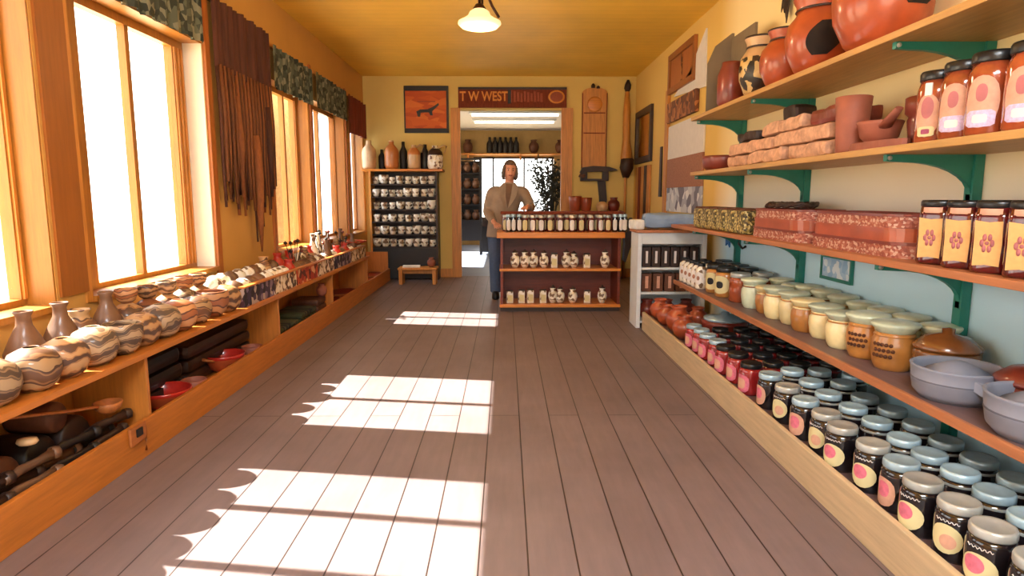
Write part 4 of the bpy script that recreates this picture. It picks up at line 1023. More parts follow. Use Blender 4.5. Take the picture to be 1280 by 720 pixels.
def jam_tray():
    z = .14; LA = PI+.35
    def script(t, R, H):
        pts = [((R+.002)*math.cos(a), (R+.002)*math.sin(a), H*.7+.004*math.sin(a*34)) for a in [-.55+1.1*i/26 for i in range(27)]]
        MB().tube(pts, .0013, 'white', 4).build('script_line', t)
    def lab1(t, R, H): script(t, R, H); MB().disc_label(R+.0015, 0, H*.36, R*1.65, H*.5, 'cream', 'pink', (-.012, .012), .58).build('jar_label', t)
    def lab2(t, R, H): MB().disc_label(R+.0015, 0, H*.38, R*1.5, H*.56, 'pinkpale', 'pink', (.0, .01), .55, sq=.3).build('jar_label', t)
    def lab3(t, R, H): script(t, R, H); MB().disc_label(R+.0015, 0, H*.4, R*1.55, H*.5, 'cream', 'pinkpale', (.008, -.008), .5).build('jar_label', t)
    pr = [(Proto(jar_proto('jam_jar', 'jam_black', 'silver_dk', .066, .195, lab1)), 'cream and pink oval label'), (Proto(jar_proto('jam_jar', 'jam_black', 'silver', .066, .195, lab2)), 'all pink label'), (Proto(jar_proto('jam_jar', 'jam_black', 'silver_dk', .066, .195, lab3)), 'cream label')]
    fr = [1.60, 1.77, 1.93, 2.09, 2.25, 2.42, 2.62, 2.79, 2.98, 3.2, 3.43]
    sq = [0, 0, 2, 0, 1, 0, 0, 2, 1, 2, 1]
    xo = [0, 0, .02, -.005, .035, .02, -.01, .015, .005, .02, .03]
    for i, y in enumerate(fr): pr[sq[i]][0].put((1.45+xo[i]*.6, y, z), LA+random.uniform(-.25, .3), 'black jam jar with %s, %s from near end in front row' % (pr[sq[i]][1], ORD[i]), 'black jam jars in the floor tray')
    s2 = Proto(jar_proto('jam_jar', 'jam_black', 'silver', .066, .195, lambda t, R, H: ribbon_band(t, R, H, 'silver_dk')))
    for i, y in enumerate([1.66, 1.83, 2.0, 2.16, 2.32, 2.48, 2.68, 2.87, 3.08, 3.29, 3.51]): s2.put((1.622+random.uniform(-.012, .012), y, z), random.uniform(0, 6), 'black jam jar with silver blue lid, %s from the near end of the second row' % ORD[i], 'black jam jars in the floor tray')
    for i, y in enumerate([1.74, 1.92, 2.09, 2.27, 2.45, 2.64, 2.83, 3.02, 3.26, 3.5]): s2.put((1.775+random.uniform(-.012, .012), y, z), random.uniform(0, 6), 'black jam jar with silver blue lid, %s from the near end of the third row' % ORD[i], 'black jam jars in the floor tray')
    for i, y in enumerate([1.9, 3.4]): s2.put((1.925+random.uniform(-.012, .012), y, z), random.uniform(0, 6), 'black jam jar with silver blue lid, %s from near end in wall row' % ORD[i], 'black jam jars in the floor tray')
    # red jars with pink paper labels
    def labp(t, R, H): MB().disc_label(R+.0015, 0, H*.36, R*1.9, H*.55, 'pink', 'pinkpale', (0, 0), .6, sq=.6).build('jar_label', t)
    r1 = Proto(jar_proto('red_jam_jar', 'jam_red', 'silver', .062, .185, labp)); r2 = Proto(jar_proto('red_jam_jar', 'jam_red', 'black', .066, .19, labp))
    for i, y in enumerate([3.68, 3.92, 4.12, 4.31, 4.5, 4.68, 4.84]):
        (r2 if i in (0, 1, 2) else r1).put((1.455+.01*(i % 2), y, z), LA-.15, 'red jam jar with pink label and %s lid, %s from near end of its row' % ('black' if i < 3 else 'silver', ORD[i]), 'red jam jars with pink labels')
    dk = Proto(jar_proto('dark_jam_jar', 'jam_dk', 'black', .064, .185, lambda t, R, H: ribbon_band(t, R, H, 'jam_red')))
    for r, (x, ys) in enumerate(((1.61, [3.72, 3.92, 4.12, 4.32, 4.52, 4.7]), (1.765, [3.7, 3.9, 4.1, 4.3, 4.5, 4.7]), (1.92, [3.68, 3.9, 4.12, 4.34, 4.56, 4.78]))):
        for i, y in enumerate(ys): dk.put((x+random.uniform(-.01, .01), y, z), random.uniform(0, 6), 'dark red jam jar, %s from near end, %s row behind the pink labels' % (ORD[i], ('first', 'second', 'wall-side')[r]), 'dark red jam jars')
    # far end: clay pots and bowls
    big = Proto(tag(MB().lathe([(r*1.15, h*1.15) for r, h in PR['olla']], 'terra', 22).build('clay_pot'), '', 'pot'))
    for i, (x, y, s, d) in enumerate([(1.47, 5.16, .95, 'orange clay pot right after the pink labelled jars'), (1.5, 5.45, 1.1, 'larger orange clay pot second after the pink labelled jars'), (1.47, 5.75, .9, 'orange clay pot third after the pink labelled jars'), (1.48, 6.03, .95, 'orange clay pot at the far corner of the floor tray'), (1.72, 5.62, .9, 'orange clay pot behind the others at the tray end')]):
        big.put((x, y, z), i, d, 'orange clay pots', s)
    bw = thing('lidded_bowl', 'dark red clay bowl with pale flat lid behind the pink labelled jars', 'bowl', (1.8, 5.15, z))
    MB().lathe([(0, 0), (.1, 0), (.16, .05), (.19, .13), (.19, .16), (0, .16)], 'terra_dk', 24).build('bowl_body', bw); MB().lathe([(0, .16), (.17, .16), (.17, .18), (.04, .2), (.03, .225), (0, .23)], 'silver', 22).build('lid', bw)
    # bowl in the near corner
    tag(MB().lathe(rimmed([(0, 0), (.05, 0), (.085, .04), (.1, .1), (.095, .12)]), 'terra_pk', 22).build('clay_bowl', None, (1.62, 1.47, z)), 'reddish brown clay bowl at the near end of the jam jar rows', 'bowl')
jam_tray()

def shelf_two():
    z = SZ[2]
    # lidded ceramic pots; pot body, saucer lid, knob
    def covered(name, body, lid, R, H, pierced=False, band=None, label=None):
        t = thing(name, '', 'pot')
        pr = [(0, 0), (R*.74, 0), (R*.8, H*.03), (R*.9, H*.12), (R*1.0, H*.4), (R*.98, H*.58), (R*.84, H*.68), (R*.86, H*.74), (0, H*.74)]
        MB().lathe(pr, body, 24).build('pot_body', t)
        MB().lathe([(0, H*.74), (R*.86, H*.74), (R*.9, H*.8), (R*1.06, H*.86), (R*1.08, H*.9), (R*1.0, H*.93), (R*.55, H*.965), (0, H*.975)], lid, 24).build('lid', t)
        if band: MB().lathe([(R*.86, H*.665), (R*.93, H*.68), (R*.87, H*.71)], band, 24).build('neck_band', t)
        if pierced:
            g = MB()
            for i in range(3):
                for j in range(5):
                    a = (j-2)*.2+(i % 2)*.1; zz = H*(.3+.11*i); r = R*(1.0 if i < 2 else .985)
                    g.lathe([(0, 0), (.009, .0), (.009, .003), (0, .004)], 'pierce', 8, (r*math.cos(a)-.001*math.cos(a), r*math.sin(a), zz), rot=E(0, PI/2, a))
            g.build('pierced_holes', t)
        return Proto(t)
    LA = PI+.5
    oc = covered('pierced_pot', 'tan', 'greenlid', .095, .235, True, 'tan')
    cr = covered('covered_pot', 'creamglaze', 'greenlid', .088, .21, False, 'tan'); tn = covered('covered_pot', 'tan', 'creamglaze', .088, .21, False, 'creamglaze'); gl = covered('covered_pot', 'greenlid', 'greenlid', .088, .22, False, 'browngl')
    for i, (y, d) in enumerate([(2.86, 'orange brown pierced pot with pale green lid nearest the grey bowls'), (3.08, 'orange brown pierced pot with pale green lid, the farther of the two')]): oc.put((1.785, y, z), LA, d, scale=1.0)
    fr = [(3.3, cr, 'cream'), (3.5, cr, 'cream'), (3.7, tn, 'tan'), (3.9, cr, 'cream'), (4.1, cr, 'cream'), (4.3, tn, 'tan'), (4.5, gl, 'pale green')]
    for i, (y, p, c) in enumerate(fr): p.put((1.775+.022*(i % 2), y+random.uniform(-.02, .02), z), random.uniform(0, 6), '%s covered pot, %s beyond the pierced pots in the front row' % (c, ORD[i]), 'covered pots on the brown shelf', (1, 1, random.uniform(.92, 1.05)))
    for i, y in enumerate([2.82, 3.03, 3.24, 3.45, 3.66, 3.87, 4.08, 4.29, 4.5]):
        p, c = [(gl, 'pale green'), (cr, 'cream'), (gl, 'pale green')][i % 3]
        p.put((1.965, y, z), random.uniform(0, 6), '%s covered pot, %s from the near end of the wall-side row' % (c, ORD[i]), 'covered pots on the brown shelf', (.92, .92, random.uniform(1.0, 1.12)))
    # mug-like jars with emblem, amber jars
    def emb(t, R, H):
        MB().disc_label(R+.0015, 0, H*.42, R*1.9, H*.6, 'cream', 'darkest', (.0, 0), .4, sq=.3).build('jar_label', t)
    e = Proto(jar_proto('emblem_jar', 'tan', 'black', .085, .235, emb)); a = Proto(jar_proto('amber_jar', 'honey', 'silver_dk', .08, .22, lambda t, R, H: ribbon_band(t, R, H, 'honey')))
    e.put((1.75, 5.02, z), PI+.6, 'tan jar with round black emblem label and black lid, nearer one')
    e.put((1.75, 5.25, z), PI+.6, 'tan jar with round black emblem label and black lid, farther one')
    a.put((1.77, 4.77, z), 0, 'amber jar next to the emblem jars in the front row'); a.put((1.95, 4.8, z), 0, 'amber jar by the wall next to the emblem jars')
    dkj = Proto(jar_proto('dark_jar', 'jam_black', 'black', .078, .23, lambda t, R, H: ribbon_band(t, R, H, 'silver_dk')))
    for i, y in enumerate([5.05, 5.25, 5.45, 5.65]): dkj.put((1.94, y, z), 0, 'dark jar with black lid by the wall, %s from the near end' % ORD[i], 'dark jars by the wall')
    def sp(t, R, H): MB().disc_label(R+.0015, 0, H*.42, R*1.7, H*.5, 'white', 'brownband', (0, 0), .35).build('jar_label', t)
    w = Proto(jar_proto('white_bottle', 'white_ware', 'black', .05, .22, sp, .6, .12, 16))
    for i, y in enumerate([5.47, 5.6, 5.73, 5.86, 5.98]): w.put((1.69, y, z), PI+.7, 'slim white bottle with black cap, %s from the near end of the bottle row' % ORD[i], 'slim white bottles')
    for i, y in enumerate([5.55, 5.7, 5.85]): w.put((1.82, y, z), PI+.7, 'slim white bottle in the second line, %s from the near end' % ORD[i], 'slim white bottles')
    # brown casseroles behind the grey bowls
    def cass(loc, m, label, R=.15, H=.15):
        t = thing('lidded_casserole', label, 'casserole', loc)
        MB().lathe([(0, 0), (R*.8, 0), (R, H*.25), (R*1.02, H*.6), (R*.98, H*.68), (0, H*.68)], m, 26).build('pot_body', t)
        MB().lathe([(0, H*.68), (R*1.03, H*.68), (R*1.05, H*.74), (R*.7, H*.95), (R*.2, H*1.02), (R*.2, H*1.12), (0, H*1.15)], m, 26).build('lid', t)
        for s in (-1, 1): MB().tube([(0, s*R*.96, H*.5), (.03, s*R*1.16, H*.52), (-.03, s*R*1.16, H*.52), (-.0, s*R*.96, H*.5)], .012, m, 6).build('handle', t)
    cass((1.905, 2.68, z), 'browngl', 'glossy brown lidded casserole between pierced pots and grey bowls', .125, .2)
    cass((1.915, 2.2, z), 'terra_dk', 'dark red lidded casserole behind the grey bowls', .135, .18)
    cass((1.9, 1.86, z), 'terra_dk', 'dark red lidded casserole nearest the viewer by the wall', .135, .18)
    # grey stoneware bowls with lids tucked in and long lugs
    def grey(loc, rz, label, k=1):
        t = thing('grey_stoneware_bowl', label, 'bowl', loc, rz)
        R = .155*k; H = .13*k
        MB().lathe(rimmed([(0, 0), (R*.78, 0), (R*.95, H*.22), (R*1.0, H*.55), (R*1.015, H*.58), (R*1.0, H*.62), (R*1.03, H*.94), (R*1.05, H)], .012), 'grey', 30, mf=lambda j: 'darkgrey' if j == 4 else 'grey').build('bowl_body', t)
        MB().lathe([(0, H*.5), (R*.78, H*.62), (R*.8, H*.7), (R*.35, H*1.02), (R*.2, H*1.12), (0, H*1.14)], 'grey', 24, (R*.08, R*.06, 0), rot=E(.1, -.1, 0)).build('inner_lid', t)
        MB().poly([(-R*.55, -R*.85, H*.55), (R*.35, -R*.95, H*.55), (R*.2, -R*1.5, H*.12), (-R*.2, -R*1.5, H*.08)], (0, 0, H*.3), 'grey').build('lug', t)
    grey((1.77, 2.42, z), .3, 'grey stoneware bowl with tucked lid, the farther of the two in front')
    grey((1.77, 2.0, z), .2, 'grey stoneware bowl with tucked lid, the nearer of the two in front', 1.08)
shelf_two()

def shelf_three():
    z = SZ[3]
    # gold beaded pouches
    pb = MB()
    pb.box((0, 0, .085), (.2, .19, .17), 'goldbead', .03)
    t = thing('beaded_pouch', '', 'pouch'); pb.build('pouch_body', t)
    MB().box((0, 0, .172), (.17, .16, .016), 'leather', .006).build('flap', t)
    P = Proto(t)
    for i, y in enumerate([4.53, 4.73, 4.93, 5.13, 5.33, 5.53]): P.put((1.74, y, z), random.uniform(-.05, .05), 'gold beaded pouch, %s from the near end of its row' % ORD[i], 'gold beaded pouches')
    wr = thing('vine_wreath', 'dark dried vine wreath lying on the clay trays near the pouches', 'wreath', (1.83, 4.12, z+.195))
    b = MB()
    for s in range(3):
        b.tube([((.12+.02*math.sin(5*a+s*2))*math.cos(a), (.2+.02*math.cos(4*a+s))*math.sin(a), .016+.012*math.sin(6*a+s*2)) for a in [2*PI*i/28 for i in range(29)]], .011, 'dark', 6)
    b.build('vine_ring', wr)
    # stacked clay serving trays (round ended)
    def slab(y0, y1, x0, x1, h, m, label, zz, rim=True):
        t = thing('clay_tray', label, 'tray', ((x0+x1)/2, (y0+y1)/2, zz))
        W = (x1-x0)/2; L = (y1-y0)/2; r = W*.8
        def outline(k):
            pts = []
            for cx, cy, a0 in ((W-r, L-r, 0), (-W+r, L-r, PI/2), (-W+r, -L+r, PI), (W-r, -L+r, 1.5*PI)):
                for i in range(7): a = a0+PI/2*i/6; pts.append((cx+r*math.cos(a)*k, cy+r*math.sin(a)*k))
            return pts
        MB().poly([(x, y, 0) for x, y in outline(1)], (0, 0, h*.8), m).build('tray_body', t)
        o1, o2 = outline(1.03), outline(.86); g = MB(); n = len(o1); bm = g.bm; k = g.mi('terra_dk' if m != 'terra' else 'terra')
        R = [[bm.verts.new((x, y, zq)) for x, y in o] for o, zq in ((o1, h*.8), (o1, h), (o2, h), (o2, h*.8))]
        for q in range(3):
            for i in range(n): bm.faces.new((R[q][i], R[q][(i+1) % n], R[q+1][(i+1) % n], R[q+1][i]))
        for i in range(n): bm.faces.new((R[3][i], R[3][(i+1) % n], R[0][(i+1) % n], R[0][i]))
        for f in bm.faces: f.material_index = k
        g.build('rim', t)
    for j, (y0, y1, w) in enumerate([(2.66, 3.55, 'near'), (3.6, 4.4, 'far')]):
        for q, (m, h, d) in enumerate([('traypat', .068, 'dotted clay tray at the bottom'), ('terra', .06, 'plain red clay tray in the middle'), ('traypat', .06, 'dotted clay tray on top')]):
            zz = z+[0, .068, .128][q]
            slab(y0+.02*q, y1-.015*q, 1.665, 1.98, h, m, '%s of the %s stack on the shelf' % (d, w), zz)
    # square jam jars with yellow labels
    def lab(t, R, H):
        x = R*.925; w = R*.66; z0, z1 = H*.1, H*.72
        out = [(-w*.9, z0), (0, z0+.006), (w*.92, z0+.002), (w, (z0+z1)*.5), (w*.94, z1), (0, z1-.004), (-w*.96, z1+.002), (-w*.9, (z0+z1)*.52)]
        l = MB().poly([(x, y, z) for y, z in out], (.002, 0, 0), 'orange_label').build('jar_label', t)
        g = MB()
        for k in range(6):
            a = k*PI/3; g.lathe([(0, 0), (.0085, 0), (.0085, .001), (0, .0012)], 'emblem', 10, (x+.002, .016*math.cos(a), H*.42+.022*math.sin(a)), 1.5, .8, rot=E(0, PI/2, 0))
        g.lathe([(0, 0), (.007, 0), (.007, .001), (0, .0012)], 'emblem', 10, (x+.002, 0, H*.42), rot=E(0, PI/2, 0))
        g.build('printed_flower', l)
    t0 = jar_proto('square_jam_jar', 'jam_dk', 'black', .068, .25, lab, .92, .1, 24, True)
    MB().lathe([(.0655, .2), (.067, .204), (.0655, .222)], 'pinkpale', 24).build('seal_band', t0)
    p = Proto(t0)
    for i, y in enumerate([1.6, 1.75, 1.9, 2.05, 2.2, 2.35, 2.5]): p.put((1.7, y, z), PI+.5, 'square jam jar with yellow label, %s from near end in front row' % ORD[i], 'square jam jars with yellow labels', (1, 1, 1.0))
    for i, y in enumerate([1.62, 1.82, 2.02, 2.22, 2.42]): p.put((1.88, y, z), PI+.5, 'square jam jar with yellow label, %s from near end in wall row' % ORD[i], 'square jam jars with yellow labels', (1, 1, 1.0))
    # little things hung on the wall below this shelf
    t = thing('framed_tile', 'small teal framed blue and white tile hung under the clay trays', 'tile', (XR-.003, 3.92, .8))
    MB().bb(-.012, 0, -.17, .17, 0, .12, 'bluetile').build('tile_face', t)
    f = MB(); f.bb(-.02, 0, -.185, .185, -.02, .0, 'teal').bb(-.02, 0, -.185, .185, .12, .135, 'teal').bb(-.02, 0, -.185, -.17, 0, .12, 'teal').bb(-.02, 0, .17, .185, 0, .12, 'teal'); f.build('frame', t)
    tag(MB().poly([(0, 5.63, .98), (0, 5.75, .98), (0, 5.74, .85), (0, 5.69, .88), (0, 5.64, .84)], (-.012, 0, 0), 'blue').build('blue_ribbon', None, (XR-.002, .2, 0)), 'small blue ribbon tag hung on the pale wall', 'ribbon')
    tag(MB().tube([(0, 5.3, 1.0), (-.03, 5.3, .96), (-.04, 5.3, .9), (-.01, 5.28, .86), (0, 5.24, .88)], .01, 'black', 7).build('wall_hook', None, (XR-.012, .2, 0)), 'curved black hook on the pale wall beside the blue ribbon', 'hook')
shelf_three()

def shelf_four():
    z = SZ[4]
    # honey jars with tag labels
    def lab(t, R, H):
        MB().disc_label(R+.002, 0, H*.4, R*1.45, H*.62, 'pinkpale', 'emblem', (0, .03), .34, sq=.2).build('jar_label', t)
        MB().disc_label(R+.0035, 0, H*.2, R*1.25, H*.2, 'lilac', 'white', (0, 0), .5, sq=.9).build('lower_label', t)
    def lab2(t, R, H):
        MB().disc_label(R+.002, 0, H*.38, R*1.35, H*.6, 'pinkpale', 'emblem', (0, .03), .5).build('jar_label', t)
        MB().disc_label(R+.0035, 0, H*.16, R*.9, H*.14, 'cream', 'magenta', (0, 0), .5, sq=.9).build('lower_label', t)
        MB().box((R*.98, 0, H*.74), (.008, .028, .05), 'white', .004).build('white_tag', t)
    A = Proto(jar_proto('honey_jar', 'honey', 'black', .076, .285, lab, .84, .13)); B = Proto(jar_proto('honey_jar', 'honey', 'black', .072, .28, lab2, .84, .13))
    B.put((1.72, 2.61, z), PI+.52, 'amber honey jar with oval peach label and white tag beside the clay bowl')
    for i, y in enumerate([1.62, 1.8, 1.97, 2.13, 2.29, 2.45]): A.put((1.7+.012*(i % 2), y, z), PI+.52, 'amber honey jar with pink label, %s from near end in front row' % ORD[i], 'amber honey jars')
    for i, y in enumerate([1.66, 1.86, 2.06, 2.26, 2.46]): A.put((1.89, y, z), PI+.5, 'amber honey jar with pink label, %s from near end in wall row' % ORD[i], 'amber honey jars')
    # clay ware
    tag(MB().lathe(rimmed([(0, 0), (.066, 0), (.07, .02), (.078, .2), (.084, .275)], .012), 'terra_pk', 22).build('tall_clay_cup', None, (1.72, 3.24, z)), 'tall plain reddish clay cup beside the adobe slabs', 'cup')
    t = thing('clay_scoop', 'reddish clay scoop bowl with tapered spout leaning on the tall cup', 'scoop', (1.75, 3.05, z+.035), 0)
    MB().lathe(rimmed([(0, 0), (.05, 0), (.08, .03), (.095, .085), (.1, .1)], .01), 'terra_pk', 22).build('scoop_bowl', t)
    MB().tube([(-.02, -.07, .07), (-.03, -.13, .1), (-.03, -.19, .14)], [.032, .026, .018], 'terra_pk', 10, .5).build('handle', t)
    tag(MB().lathe(rimmed([(0, 0), (.09, 0), (.11, .04), (.118, .12), (.112, .135), (.128, .15), (.13, .215)], .012), 'terra_dk', 24).build('rimmed_clay_pot', None, (1.87, 2.82, z)), 'dark red rimmed clay pot just left of the honey jars', 'pot')
    tag(MB().poly([(.07*math.cos(a), .21*math.sin(a), 0) for a in [2*PI*i/24 for i in range(24)]], (0, 0, .034), 'terra_pk').build('clay_slab', None, (1.68, 2.93, z)), 'flat oval pinkish clay slab along the shelf edge before the pot', 'slab')
    # adobe slabs stack
    def slab(y0, y1, x0, x1, zz, h, label, m='brick', top=True):
        mb = MB().bb(-(x1-x0)/2, (x1-x0)/2, -(y1-y0)/2, (y1-y0)/2, 0, h, m, .022)
        bmesh.ops.subdivide_edges(mb.bm, edges=[e for e in mb.bm.edges if e.calc_length() > .08], cuts=6, use_grid_fill=True)
        mb.jitter(.014, 11, y0*3)
        lo = min(v.co.z for v in mb.bm.verts)
        for v in mb.bm.verts: v.co.z = max(v.co.z-lo, 0)
        tag(mb.build('adobe_slab', None, ((x0+x1)/2+random.uniform(-.012, .012), (y0+y1)/2, zz), random.uniform(-.03, .03)), label, 'slab', 'rough adobe slabs')
    slab(3.37, 3.84, 1.67, 1.98, z, .075, 'rough pale adobe slab, bottom layer right one')
    slab(3.91, 4.48, 1.67, 1.98, z, .08, 'rough pale adobe slab, bottom layer middle one')
    slab(4.56, 4.96, 1.7, 1.98, z, .075, 'rough pale adobe slab, bottom layer left one')
    slab(3.39, 4.1, 1.68, 1.97, z+.088, .078, 'rough pale adobe slab, middle layer right one')
    slab(4.17, 4.92, 1.68, 1.97, z+.088, .078, 'rough pale adobe slab, middle layer left one')
    slab(3.75, 4.34, 1.7, 1.96, z+.176, .075, 'rough pale adobe slab, top layer left one')
    slab(3.38, 3.68, 1.71, 1.96, z+.176, .08, 'dark red brick slab on top of the right end', 'terra_dk')
    slab(4.45, 4.85, 1.72, 1.97, z+.176, .06, 'dark brown flat brick on the left end of the stack', 'dark')
    slab(4.02, 4.2, 1.78, 1.92, z+.26, .09, 'small dark block standing on the topmost pale slab', 'dark')
    tag(MB().lathe(rimmed([(0, 0), (.12, 0), (.155, .03), (.165, .1), (.16, .12)], .012), 'terra_dk', 26).build('brown_bowl', None, (1.79, 5.35, z)), 'dark reddish brown bowl at the far end of the slab shelf', 'bowl')
    bt = Proto(tag(MB().lathe(rimmed([(0, 0), (.035, 0), (.04, .02), (.04, .15), (.018, .19), (.018, .23)]), 'dark', 14).build('dark_bottle'), '', 'bottle'))
    for i, y in enumerate((5.03, 5.12)): bt.put((1.9, y, z), 0, 'small dark bottle between brown bowl and adobe slabs, %s one' % ('nearer', 'farther')[i], scale=1.1)
shelf_four()

def shelf_five():
    z = SZ[5]
    def olla(loc, R, H, m, label, neck=.62, name='large_clay_pot', patch=None, rimm='dark', body2=None, sag=.45):
        t = thing(name, label, 'pot', loc)
        pr = [(0, 0), (R*.5, 0), (R*.72, H*.1), (R*.96, H*.32), (R, H*.5), (R*.92, H*.66), (R*.7, H*.78), (R*neck, H*.82)]
        MB().lathe(pr+[(0, H*.82)], m, 32, mf=body2).build('pot_body', t)
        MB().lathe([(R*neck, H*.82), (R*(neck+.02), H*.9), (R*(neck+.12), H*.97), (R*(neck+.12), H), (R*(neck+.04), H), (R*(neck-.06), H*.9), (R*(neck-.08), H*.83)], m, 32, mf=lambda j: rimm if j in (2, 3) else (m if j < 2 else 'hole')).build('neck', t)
        MB().lathe([(R*(neck+.015), H*.815), (R*(neck+.05), H*.825), (R*(neck+.02), H*.845)], rimm, 32).build('painted_band', t)
        if patch:
            ang, zc, w, h = patch
            k = 24; g = MB(); bm = g.bm; mi = g.mi('hole')
            def surf(u, v):
                zz = H*(zc+v*h); r = R*.96+0
                for (r0, z0), (r1, z1) in zip(pr, pr[1:]):
                    if z0 <= zz <= z1 and z1 > z0: r = r0+(r1-r0)*(zz-z0)/(z1-z0)
                a = ang+u*w; return Vector(((r+.007)*math.cos(a), (r+.003)*math.sin(a), zz))
            rows = [[bm.verts.new(surf(u, v)) for u in [(-1+2*q/10)*(1-.55*v*v)+.25*v for q in range(11)]] for v in [-1+.2*q for q in range(11)]]
            for A, B in zip(rows, rows[1:]):
                for i in range(10):
                    f = bm.faces.new((A[i], A[i+1], B[i+1], B[i])); f.smooth = True; f.material_index = mi
            g.build('black_fire_cloud', t)
    olla((1.78, 4.62, z), .145, .42, 'jug', 'cream pot with black painted pattern on the top shelf', .66, 'patterned_clay_pot', None, 'dark', lambda j: 'blackwhite' if 2 <= j <= 4 else 'jug')
    olla((1.78, 4.22, z), .155, .37, 'terra', 'smallest glossy red pot next to the black patterned pot', .6)
    olla((1.79, 3.78, z), .19, .44, 'terra', 'large red pot with black fire cloud on its belly', .7, 'large_clay_pot', (PI+1.25, .42, .5, .2))
    olla((1.8, 3.2, z), .22, .52, 'terra', 'largest red pot nearest the viewer on the top shelf', .6, 'large_clay_pot', (PI+1.9, .55, .5, .2))
    # grey board stand with a dark red jar tucked behind it
    t = thing('board_stand', 'grey brown upright boards standing at the far end of the top shelf', 'board', (1.62, 5.5, z))
    MB().poly([(.06, 0, 0), (.06, 0, .42), (.12, 0, .56), (.25, 0, .66), (.27, 0, .66), (.27, 0, 0)], (0, .02, 0), 'greyboard').build('front_board', t)
    MB().bb(.25, .27, -.5, 0, 0, .62, 'greyboard').build('side_board', t)
    tag(MB().lathe([(0, 0), (.07, 0), (.1, .06), (.1, .26), (.07, .34), (.07, .36), (0, .36)], 'terra_dk', 22).build('dark_red_jar', None, (1.76, 5.16, z)), 'dark red jar standing between grey board and patterned pot', 'jar')
    # feathers hung on the wall above the pots
    t = thing('feather_bundle', 'dark feathers hung on a cord high on the right wall', 'feathers', (XR-.03, 4.85, 2.4))
    for dy, L, tilt in ((-.06, .34, .1), (0, .3, -.05), (.07, .26, -.2), (-.02, .24, .3)):
        pts = [(0, dy+tilt*.02, .5)]
        n = 8; a = [(0, dy+tilt*.3*s + .022*math.sin(PI*s)**.7, .48-L*s+.0) for s in [i/n for i in range(n+1)]]; b2 = [(0, dy+tilt*.3*s - .022*math.sin(PI*s)**.7, .48-L*s) for s in [i/n for i in range(n, -1, -1)]]
        MB().poly(a[:-1]+b2[:-1], (-.006-.003*abs(dy)*10, 0, 0), 'feather').build('feather', t)
    MB().tube([(0, 0, .46), (0, .0, .6), (.02, 0, .7)], .012, 'leather', 6).build('cord', t)
shelf_five()

